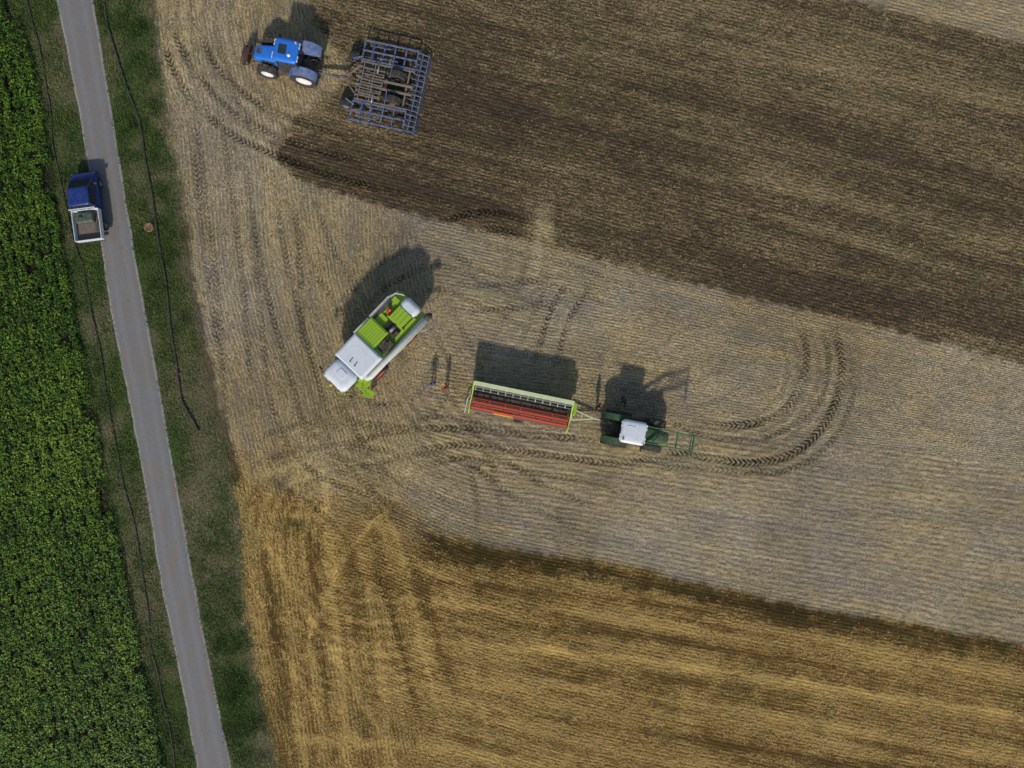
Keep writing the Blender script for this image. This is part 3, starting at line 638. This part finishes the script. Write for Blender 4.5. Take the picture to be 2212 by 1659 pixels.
for pts,w,amp in [([(690,950),(700,1000),(715,1200),(730,1400),(760,1700)],14,.35),([(830,1090),(865,1200),(930,1450),(970,1600)],9,.5),([(640,1000),(655,1200),(680,1500),(700,1700)],7,.25),([(780,1180),(820,1400),(850,1659)],8,.25),([(600,1150),(625,1350),(660,1659)],7,.25),
   ([(750,1180),(775,1400),(800,1659)],12,-.25),([(670,1150),(695,1400),(720,1659)],10,-.3),([(880,1180),(925,1320),(985,1500)],14,-.4),([(580,1250),(600,1400),(640,1659)],12,-.25),([(560,1180),(575,1250),(600,1400)],10,-.3),([(810,1150),(845,1300),(905,1550)],9,-.25),([(960,1230),(1010,1400),(1060,1600)],7,.2),
   ([(900,1000),(850,1080),(740,1200),(660,1400)],6,.35),([(560,1150),(640,1280),(760,1480),(860,1659)],6,.35),([(740,960),(800,1080),(850,1200)],7,.3),([(590,1380),(680,1520),(760,1659)],7,.3)]:
    gs=gs+vcurve(pts,w,amp)
gs=gs*(.45+1.1*vn(X*.35,Y*.35,4))
gm_=np.clip(gold+.7*np.exp(-((V-1030)/70)**2)*eL,0,1)
straw+=gs*gm_; dark*=1+.42*gs*gm_
eb=np.exp(-((dver-.15)/.32)**2)*sst(V,150,600)*(1-sst(V,1000,1080)); straw-=.5*eb; dark*=1-.38*eb
def arcs(cu_,cv_,sx,r0,r1,per,mask,amp):
    r=np.hypot((U-cu_)/sx,V-cv_)+wob*.5
    return amp*np.sin(r*2*np.pi/per+3*vn(X*.2,Y*.2,3))*sst(r,r0-30,r0+20)*(1-sst(r,r1-20,r1+30))*mask
ar=arcs(1560,790,1.15,110,260,19,sst(U,1450,1600)*sst(V,680,780)*(1-till),.12)
ar+=arcs(1330,640,1.2,230,470,21,sst(1420-U,0,300)*sst(V,780,900)*(1-sst(V,1080,1180))*(U>800),.15)
ar+=arcs(760,60,1.2,170,330,23,sst(800-U,0,150)*(V>0)*(1-sst(V,320,420))*(1-till),.14)
ar+=arcs(820,1180,1.0,120,330,24,gold*sst(1000-U,0,150),.12)
straw+=ar*(.4+1.2*vn(X*.4,Y*.4,2)); dark*=1+ar*.5
yel=.54+(fbm(X*.16+9,Y*.16,1)-.5)*1.2+.45*G(800,900,280,150)+.5*G(780,1010,300,70)+.5*G(1165,500,110,60)+.3*G(640,140,120,100)+.25*G(620,540,150,200)-.2*G(1700,1000,500,200)-.15*G(470,500,60,300)+(sw-.5)*.9+(mott-.5)*.7
yel=np.clip(yel,0,1)
green=sst(fbm(X*.5,Y*.5,3),.55,.75)*.25+G(620,1135,35,14)*.9+.5*G(530,1150,30,80)+.3*np.exp(-((dver)/.5)**2)+.55*band*sst(fbm(X*1.3,Y*1.3,3),.35,.6)
dryv=sst(fbm(X*.35+5,Y*.2,4)+.38*G(440,1000,60,260)+.3*G(400,650,55,230)+.2*np.exp(-((dver+.3)/.8)**2)+.12,.5,.85)
def tracks(lst):
    Sx=np.zeros_like(X); D=np.full_like(X,9.); St=np.zeros_like(X)
    for pts,w,st,pair in lst:
        P=np.array([W(*p) for p in pts]); P=np.array([(p.x,p.y) for p in smooth([(a,b,0) for a,b in P],6)])
        tg=np.gradient(P,axis=0); tg/=np.linalg.norm(tg,axis=1)[:,None]; nn=np.stack([-tg[:,1],tg[:,0]],1)
        for off in ((-pair/2,pair/2) if pair else (0,)):
            Q=P+nn*off; s0=0; nq=len(Q)-1
            for i in range(nq):
                a,b=Q[i],Q[i+1]; l=np.linalg.norm(b-a)
                if l<1e-6: continue
                ef=min(1,(i+1)/4,(nq-i)/4)
                x0,x1=min(a[0],b[0])-.6,max(a[0],b[0])+.6; y0,y1=min(a[1],b[1])-.6,max(a[1],b[1])+.6
                ix=slice(np.searchsorted(xs,x0),np.searchsorted(xs,x1)); iy=slice(np.searchsorted(ys,y0),np.searchsorted(ys,y1))
                xx=X[iy,ix];yy=Y[iy,ix]; d=(b-a)/l
                t=(xx-a[0])*d[0]+(yy-a[1])*d[1]; dd=-(xx-a[0])*d[1]+(yy-a[1])*d[0]
                tc=np.clip(t,0,l); ds=np.hypot(xx-a[0]-d[0]*tc,yy-a[1]-d[1]*tc)
                m=(ds<np.abs(D[iy,ix]))&(ds<.6)
                Dv=D[iy,ix]; Sv=Sx[iy,ix]; Tv=St[iy,ix]
                Dv[m]=(np.sign(dd)*ds)[m]; Sv[m]=(s0+t)[m]; Tv[m]=(ef*st*np.clip((w/2+.06-ds)/.12,0,1))[m]
                s0+=l
    return Sx,D,St
TA=[([(352,90),(375,150),(420,220),(500,290),(600,335),(720,380),(900,425)],.6,1.1,0),([(365,30),(400,120),(470,210),(560,275),(680,320),(800,350)],.6,1,0),([(420,40),(460,130),(540,210),(640,260),(760,300)],.55,.9,0),([(380,60),(430,170),(520,250),(620,300)],.5,.8,0),
 ([(440,190),(470,400),(500,650),(520,960)],.5,.7,2.0),([(560,360),(590,560),(640,760),(700,960)],.5,.8,2.0),([(640,400),(700,560),(790,700),(880,830)],.5,.6,2.0),
 ([(1505,915),(1600,918),(1680,895),(1725,840),(1742,760),(1730,690)],.65,1.1,0),([(1440,905),(1510,935),(1600,950),(1700,925),(1770,860),(1790,770),(1775,690)],.5,.7,0),([(1420,975),(1500,985),(1620,1000),(1720,975),(1790,900),(1820,800),(1800,690)],.65,1.2,0),([(1380,1000),(1560,1015),(1700,1015),(1790,960),(1840,860),(1840,740)],.5,.8,0),
 ([(955,478),(1020,460),(1090,462),(1160,485)],.6,1,0),([(1000,500),(1080,495),(1160,512)],.55,.9,0),([(1160,470),(1180,560),(1150,640)],.5,.7,0),
 ([(880,925),(1010,925),(1150,940),(1320,950)],.55,1,0),([(860,985),(1000,960),(1200,985),(1330,1000),(1500,985)],.55,1,0),([(880,905),(960,900),(1060,920),(1200,945)],.5,.7,0),([(900,1010),(1000,990),(1160,1020),(1330,1050)],.5,.7,0),
 ([(900,560),(820,600),(745,680)],.5,.8,1.8),([(1260,600),(1210,680),(1180,780)],.5,1,1.6),([(930,650),(1010,800),(1000,900)],.45,.6,2.0),([(960,640),(1100,640),(1260,610)],.5,.7,1.9)]
TB2=[([(1180,400),(1175,520),(1140,640),(1080,760)],.5,.8,1.9),([(960,500),(1060,560),(1200,590),(1350,640)],.5,.8,1.9),([(700,1000),(860,960),(1000,960),(1140,1060),(1300,1130)],.5,.9,2.0),([(640,430),(650,620),(655,800)],.5,.8,0),([(540,440),(560,640),(585,860),(640,1000)],.5,.8,0),
 ([(900,1100),(800,1020),(720,900),(680,780)],.5,.85,1.9),([(950,870),(1040,1010),(1060,1160)],.5,.75,1.8),([(405,230),(430,420),(455,620),(480,830)],.5,.9,0),([(1640,760),(1500,850),(1300,800),(1100,760)],.5,.4,2),([(560,1050),(700,1150),(760,1300),(790,1600)],.5,.8,1.9),([(820,1160),(880,1350),(960,1650)],.5,.8,1.9),
 ([(620,900),(700,1000),(860,1060),(1000,1130)],.5,.8,2.0),([(540,980),(660,940),(800,940),(900,960)],.5,.8,1.9),([(880,620),(960,600),(1100,660),(1200,700)],.5,.6,1.8),([(740,860),(820,900),(920,870),(960,780)],.5,.7,1.9),([(460,60),(500,180),(560,330),(580,420)],.5,.6,0),([(620,1120),(760,1200),(1000,1300),(1300,1340)],.5,.6,1.9)]
sA,dA,mA=tracks(TA); sB,dB,mB=tracks(TB2)
mA*=field*(.65+.7*vn(X*.7,Y*.7,2)); mB*=field*(.4+.9*vn(X*.6+7,Y*.6,3))
Z=(fbm(X*.3,Y*.3,1)-.5)*.05+((fbm(X*3.1,Y*3.1,2,3)-.5)*.2)*till+((fbm(X*3.5,Y*3.5,3,2)-.5)*.07)*(1-till)
Z-=.03*np.clip(np.maximum(mA,mB),0,1)
onroad=sst((U-fx(RL,V))/S,-.6,0)*sst((fx(RR_,V)-U)/S,-.6,0)
Z=Z*field*(1-onroad)+(1-field)*(fbm(X*1.2,Y*1.2,4)-.5)*.06*(1-onroad)
far=np.clip((np.hypot(X/41,Y/31)-1.5),0,1); Z*=1-far
me=bpy.data.meshes.new('ground'); nvt=nx*ny
me.vertices.add(nvt); me.vertices.foreach_set('co',np.stack([X,Y,Z],-1).astype(np.float32).ravel())
ii=np.arange(nvt).reshape(ny,nx); qd=np.stack([ii[:-1,:-1],ii[:-1,1:],ii[1:,1:],ii[1:,:-1]],-1).reshape(-1,4)
me.loops.add(qd.size); me.loops.foreach_set('vertex_index',qd.ravel().astype(np.int32))
me.polygons.add(len(qd)); me.polygons.foreach_set('loop_start',np.arange(0,qd.size,4,dtype=np.int32)); me.polygons.foreach_set('use_smooth',np.ones(len(qd),bool))
def fa(n,a): me.attributes.new(n,'FLOAT','POINT').data.foreach_set('value',a.astype(np.float32).ravel())
def va(n,a,b): me.attributes.new(n,'FLOAT_VECTOR','POINT').data.foreach_set('vector',np.stack([a,b,np.zeros_like(a)],-1).astype(np.float32).ravel())
for n,a in dict(m_field=field,m_crop=crop,m_till=till,m_gold=gold,m_straw=np.clip(straw,-.3,1.3),m_dark=dark,m_yel=yel,m_green=green,m_dry=dryv,m_left=wl,t_a=mA,t_b=mB).items(): fa(n,a)
va('row_r',alR,acR); va('row_l',alL,acL); va('trk_a',sA,dA); va('trk_b',sB,dB)
me.update(calc_edges=True); me.validate()
go=bpy.data.objects.new('ground',me); COL.objects.link(go); go['kind']='structure'; go['label']='harvested and tilled farm fields with grass verges'
t=NT('field_ground'); o=t.obj()
fine=t.noise(o,7,4,.7); vf=t.noise(o,16,2,.6)
rr=t.attr('row_r','Vector'); rl_=t.attr('row_l','Vector'); wlft=t.attr('m_left')
def rowtex(r,sp):
    st=t.noise(t.vm('MULTIPLY',r,(1.3,7.5,1)),1,3,.6)
    s=t.sep(r); nz=t.noise(r,.35,2)
    ln=t.m('SINE',t.m('ADD',t.m('MULTIPLY',s[1],2*math.pi/sp),t.m('MULTIPLY',nz,1.2)))
    return st,ln
sr,lr=rowtex(rr,.28); sl,ll=rowtex(rl_,.30)
def fmix(f,a,b):
    return t.m('ADD',a,t.m('MULTIPLY',f,t.m('SUBTRACT',b,a)))
st=fmix(wlft,sr,sl); ln=fmix(wlft,lr,ll)
patch=t.ss(t.noise(o,.6,4),.36,.62)
val=t.m('ADD',t.m('MULTIPLY',t.m('SUBTRACT',fine,.5),3.8),t.m('MULTIPLY',t.m('SUBTRACT',st,.5),2.4))
val=t.m('ADD',val,t.m('MULTIPLY',t.m('MULTIPLY',ln,.25),t.m('MULTIPLY_ADD',patch,.8,.2)))
val=t.m('ADD',val,t.m('MULTIPLY',t.m('SUBTRACT',vf,.5),2.6))
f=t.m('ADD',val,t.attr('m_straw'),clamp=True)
yl=t.attr('m_yel')
soil=t.mix(yl,(.205,.165,.125),(.19,.135,.075)); strw=t.mix(yl,(.50,.435,.32),(.52,.405,.205))
soil=t.mix(t.attr('m_till'),soil,(.057,.040,.026)); strw=t.mix(t.attr('m_till'),strw,(.31,.232,.112))
soil=t.mix(t.attr('m_gold'),soil,(.105,.060,.020)); strw=t.mix(t.attr('m_gold'),strw,(.44,.285,.085))
fc=t.mix(f,soil,strw)
fc=t.mix(t.m('MULTIPLY',t.attr('m_green'),t.ss(fine,.4,.6)),fc,(.07,.10,.025))
gn=t.noise(o,6,4,.7); gcol=t.ramp(gn,[(.3,(.03,.045,.012)),(.5,(.07,.10,.026)),(.7,(.12,.15,.05))])
dcol=t.ramp(fine,[(.3,(.11,.085,.05)),(.7,(.28,.23,.145))])
vc=t.mix(t.m('MULTIPLY',t.attr('m_dry'),t.ss(gn,.3,.6)),gcol,dcol)
col=t.mix(t.attr('m_field'),vc,fc)
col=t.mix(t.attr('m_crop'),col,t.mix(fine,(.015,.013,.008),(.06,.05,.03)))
def chev(v):
    s=t.sep(v); return t.m('SINE',t.m('MULTIPLY',t.m('ADD',s[0],t.m('ABSOLUTE',s[1])),2*math.pi/.38))
ca=t.ss(chev(t.attr('trk_a','Vector')),-.5,.7); cb_=t.ss(chev(t.attr('trk_b','Vector')),-.5,.7)
brk=t.ss(t.noise(o,3,3,.6),.2,.52)
ta=t.m('MULTIPLY',t.m('MULTIPLY',t.attr('t_a'),brk),t.m('MULTIPLY_ADD',ca,.5,.16)); tb=t.m('MULTIPLY',t.m('MULTIPLY',t.attr('t_b'),brk),t.m('MULTIPLY_ADD',cb_,.48,.14))
tk_=t.m('MULTIPLY',t.m('SUBTRACT',1,ta,clamp=True),t.m('SUBTRACT',1,tb,clamp=True))
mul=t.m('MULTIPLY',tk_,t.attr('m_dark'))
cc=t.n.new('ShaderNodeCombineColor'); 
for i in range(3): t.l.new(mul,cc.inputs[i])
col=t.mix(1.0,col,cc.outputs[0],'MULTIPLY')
t.bump(t.m('ADD',t.m('MULTIPLY',tk_,1.2),t.m('ADD',f,t.m('MULTIPLY',ln,.25))),.9,.045)
me.materials.append(t.fin(col,.95,0,.1))
# ------------------------------------------------------------ road
vv=np.arange(-900,2600,10.); Lx=fx(RL,vv); Rx=fx(RR_,vv); nc=13
m=bpy.data.meshes.new('road'); vs=[];tt_=[];
for i,v in enumerate(vv):
    jl=(vn(v*.03,3.)-.5)*2; jr=(vn(v*.03,9.)-.5)*2
    for k in range(nc):
        f_=k/(nc-1); u=Lx[i]+jl+(Rx[i]+jr-Lx[i]-jl)*f_; x,y=W(u,v); z=.05+.03*(1-(2*f_-1)**2) if 0<k<nc-1 else .0
        vs.append((x,y,z)); tt_.append((f_,(829.5-v)/S,0))
fs=[(i*nc+k,(i+1)*nc+k,(i+1)*nc+k+1,i*nc+k+1) for i in range(len(vv)-1) for k in range(nc-1)]
m.from_pydata(vs,[],fs); m.attributes.new('rd','FLOAT_VECTOR','POINT').data.foreach_set('vector',np.array(tt_,np.float32).ravel())
m.polygons.foreach_set('use_smooth',[True]*len(fs))
ro=bpy.data.objects.new('road',m); COL.objects.link(ro); ro['kind']='structure'; ro['label']='narrow grey asphalt farm road with pale edges'
t=NT('asphalt'); o=t.obj(); r=t.sep(t.attr('rd','Vector'))
n1=t.noise(o,14,4,.7); n2=t.noise(t.vm('MULTIPLY',o,(1,.25,1)),1.3,4,.6); n3=t.noise(o,20,3,.7)
e=t.m('ABSOLUTE',t.m('MULTIPLY_ADD',r[0],2,-1)); e=t.m('ADD',e,t.m('MULTIPLY',t.m('SUBTRACT',n1,.5),.12))
base=t.mix(t.ss(n2,.35,.7),(.19,.19,.19),(.205,.175,.15))
edge=t.ss(e,.84,.93); wt=t.m('ABSOLUTE',t.m('SUBTRACT',e,.45)); base=t.mix(t.m('MULTIPLY',t.ss(wt,.25,0),.35),base,(.24,.24,.245))
base=t.mix(t.m('MULTIPLY',edge,.8),base,(.34,.325,.30)); base=t.mix(t.m('MULTIPLY',t.ss(e,.97,1.03),.7),base,(.09,.09,.05))
sp=t.ss(t.noise(o,.9,5,.7),.66,.72); base=t.mix(t.m('MULTIPLY',sp,.6),base,(.34,.31,.27))
cr=t.ss(t.m('ABSOLUTE',t.m('SUBTRACT',t.noise(o,.8,4,.6,.6),.5)),.006,.0); base=t.mix(t.m('MULTIPLY',cr,.35),base,(.08,.08,.08))
g_=t.mix(1.0,base,t.ramp(n3,[(.3,(.82,.82,.82)),(.7,(1.15,1.15,1.15))]),'MULTIPLY')
t.bump(n3,.3,.01); m.materials.append(t.fin(g_,.85,0,.3))
# ------------------------------------------------------------ foliage scatter
def leaves(name,P,az,tilt,Ln,Wd,tint,mat,fold=.25,label=''):
    n=len(P); d=np.stack([np.cos(az)*np.cos(tilt),np.sin(az)*np.cos(tilt),np.sin(tilt)],1); s_=np.stack([-np.sin(az),np.cos(az),np.zeros(n)],1)
    mid=P+d*(Ln*.5)[:,None]+np.array([0,0,1.])*(Ln*fold*.4)[:,None]
    tip=P+d*Ln[:,None]-np.array([0,0,1.])*(Ln*fold*.3)[:,None]
    v=np.stack([P,mid-s_*(Wd/2)[:,None],tip,mid+s_*(Wd/2)[:,None]],1).reshape(-1,3)
    me=bpy.data.meshes.new(name); me.vertices.add(4*n); me.vertices.foreach_set('co',v.astype(np.float32).ravel())
    me.loops.add(4*n); me.loops.foreach_set('vertex_index',np.arange(4*n,dtype=np.int32)); me.polygons.add(n); me.polygons.foreach_set('loop_start',np.arange(0,4*n,4,dtype=np.int32))
    me.attributes.new('tint','FLOAT','POINT').data.foreach_set('value',np.repeat(tint,4).astype(np.float32))
    me.update(calc_edges=True); me.materials.append(mat)
    ob=bpy.data.objects.new(name,me); COL.objects.link(ob); ob['kind']='stuff'; ob['label']=label; return ob
def lmat(name,stops,rough=.6):
    t=NT(name); c=t.ramp(t.attr('tint'),stops); t.fin(c,rough,0,.3)
    return t.mat
rowsp=.76; pl=[]
yy=np.arange(-33,33,.34)
for k in range(0,34):
    y=yy+rng.uniform(-.12,.12,len(yy)); v=829.5-y*S; u=fx(CX,v)-8-k*rowsp*S*1.0+rng.normal(0,2.6,len(yy))
    x=(u-1106)/S; ok=(x>-47)&(vn(x*1.3,y*1.3,1)*.5+rng.random(len(x))*.5>.14)
    if k==0: ok&=vn(x*.7+3,y*.5,2)>.3
    pl.append(np.stack([x,y],1)[ok])
pl=np.concatenate(pl); nl=42; n=len(pl)
big_=.68+.64*vn(pl[:,0]*.6,pl[:,1]*.6,3)
Pb=np.repeat(pl,nl,0); sc=np.repeat(big_*rng.uniform(.65,1.3,n),nl); az=rng.uniform(0,2*np.pi,n*nl); rad=np.sqrt(rng.random(n*nl))*.33*sc
z=.12+(.48*sc)*(1-(rad/.48)**2)*rng.uniform(.4,1,n*nl)
P=np.stack([Pb[:,0]+np.cos(az)*rad,Pb[:,1]+np.sin(az)*rad,z],1)
yb=np.exp(-(((P[:,0]*S+1106-130)/70)**2+((829.5-P[:,1]*S-960)/110)**2))
pt=np.repeat(rng.normal(0,.1,n),nl)
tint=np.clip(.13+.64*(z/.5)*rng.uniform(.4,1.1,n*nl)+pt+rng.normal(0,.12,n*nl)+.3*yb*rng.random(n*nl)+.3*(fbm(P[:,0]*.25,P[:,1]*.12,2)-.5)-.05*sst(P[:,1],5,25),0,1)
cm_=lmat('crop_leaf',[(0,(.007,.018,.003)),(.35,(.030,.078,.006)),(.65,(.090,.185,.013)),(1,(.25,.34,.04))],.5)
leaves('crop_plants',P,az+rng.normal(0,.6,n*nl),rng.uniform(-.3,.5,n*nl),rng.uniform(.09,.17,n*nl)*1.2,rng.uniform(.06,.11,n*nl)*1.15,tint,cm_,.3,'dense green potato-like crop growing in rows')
def grass(N):
    y=rng.uniform(-32.5,32.5,N); v=829.5-y*S; side=rng.random(N)<.36
    a=np.where(side,fx(CX,v)-15,fx(RR_,v)-2); b=np.where(side,fx(RL,v)+3,fx(EX,v)+14); u=a+(b-a)*rng.random(N); x=(u-1106)/S
    dens=fbm(x*.8,y*.8,2)
    dr=fbm(x*.35+5,y*.2,4)+.38*np.exp(-((u-440)/60)**2-((v-1000)/260)**2)+.3*np.exp(-((u-400)/55)**2-((v-650)/230)**2)+.06
    near=np.minimum(np.abs(u-fx(RL,v)),np.abs(u-fx(RR_,v)))/S; edgef=(fx(EX,v)-u)/S
    pr=np.clip(.2+1.9*(dens-.3),.06,1)*np.clip(.35+near*1.3,0,1)*np.where(side,1,np.clip(.3+edgef*.7,.05,1))*np.clip(1.5-1.25*dr,.12,1)
    k=rng.random(N)<pr; return x[k],y[k],dr[k],dens[k]
x,y,dr,dens=grass(300000); n=len(x)
tint=np.clip(.40+.8*(fbm(x*1.2,y*1.2,5)-.5)+rng.normal(0,.14,n)+.5*sst(dr,.5,.85)*rng.random(n)-.05*(y>5),0,1)
gm=lmat('grass_blade',[(0,(.018,.038,.006)),(.35,(.05,.10,.015)),(.65,(.11,.165,.035)),(.85,(.20,.20,.08)),(1,(.30,.25,.14))],.7)
leaves('grass',np.stack([x,y,np.full(n,.0)],1),rng.uniform(0,6.28,n),rng.uniform(.3,1.2,n),rng.uniform(.1,.24,n)*(.7+.6*dens),rng.uniform(.025,.05,n),tint,gm,.2,'rough green grass on the road verges')
N=330000
x=rng.uniform(-28,40.5,N); y=rng.uniform(-31,31,N); ixx=np.clip(((x+41)/step).astype(int),0,len(xd)-1)+len(g); iyy=np.clip(((y+31.5)/step).astype(int),0,len(yd)-1)+len(h)
sv=straw[iyy,ixx]; fd=field[iyy,ixx]; tl_=till[iyy,ixx]; gd=gold[iyy,ixx]; lf=wl[iyy,ixx]; dk=dark[iyy,ixx]; tr_=np.maximum(mA,mB)[iyy,ixx]
k=(rng.random(N)<np.clip(sv*1.5-.25,.03,1)*.85*fd*np.clip(dk,.2,1)*np.clip(1-.9*tr_,.05,1)*(1-.35*tl_)); x,y,sv,tl_,gd,lf,ixx,iyy=[q[k] for q in(x,y,sv,tl_,gd,lf,ixx,iyy)]
n=len(x); base_az=np.where(rng.random(n)<lf,math.radians(98),math.radians(-11)); az=base_az+rng.normal(0,.6,n)+np.pi*(rng.random(n)<.5)
tint=np.clip(.38+.36*gd+rng.normal(0,.2,n)-.14*tl_,0,1)
sm_=lmat('straw_piece',[(0,(.13,.095,.055)),(.35,(.46,.385,.25)),(.7,(.50,.35,.125)),(1,(.60,.43,.15))],.8)
leaves('straw',np.stack([x,y,Z[iyy,ixx]+.015],1),az,rng.uniform(.05,.7,n),rng.uniform(.1,.3,n),rng.uniform(.022,.055,n),tint,sm_,.05,'loose straw and stubble scattered over the fields')
# ------------------------------------------------------------ light, camera
w=bpy.data.worlds.new('World'); scene.world=w; w.use_nodes=True; nt=w.node_tree
sky=nt.nodes.new('ShaderNodeTexSky'); sky.sky_type='NISHITA'; sky.sun_disc=False; sky.sun_elevation=math.radians(35); sky.sun_rotation=math.radians(184)
nt.links.new(sky.outputs[0],nt.nodes['Background'].inputs[0]); nt.nodes['Background'].inputs[1].default_value=.105
sl_=bpy.data.lights.new('sun','SUN'); sl_.energy=3.1; sl_.angle=math.radians(2.8); sl_.color=(1,.94,.85)
so=bpy.data.objects.new('sun',sl_); COL.objects.link(so); e_=math.radians(35)
so.rotation_euler=Vector((.09*math.cos(e_),math.cos(e_),-math.sin(e_))).to_track_quat('-Z','Y').to_euler()
cam=bpy.data.cameras.new('camera'); co=bpy.data.objects.new('camera',cam); COL.objects.link(co); co.location=(0,0,H); cam.lens=18*H/39.5; cam.sensor_width=36; cam.clip_end=3000
scene.camera=co
scene.view_settings.view_transform='Standard'; scene.view_settings.look='None'; scene.view_settings.exposure=0
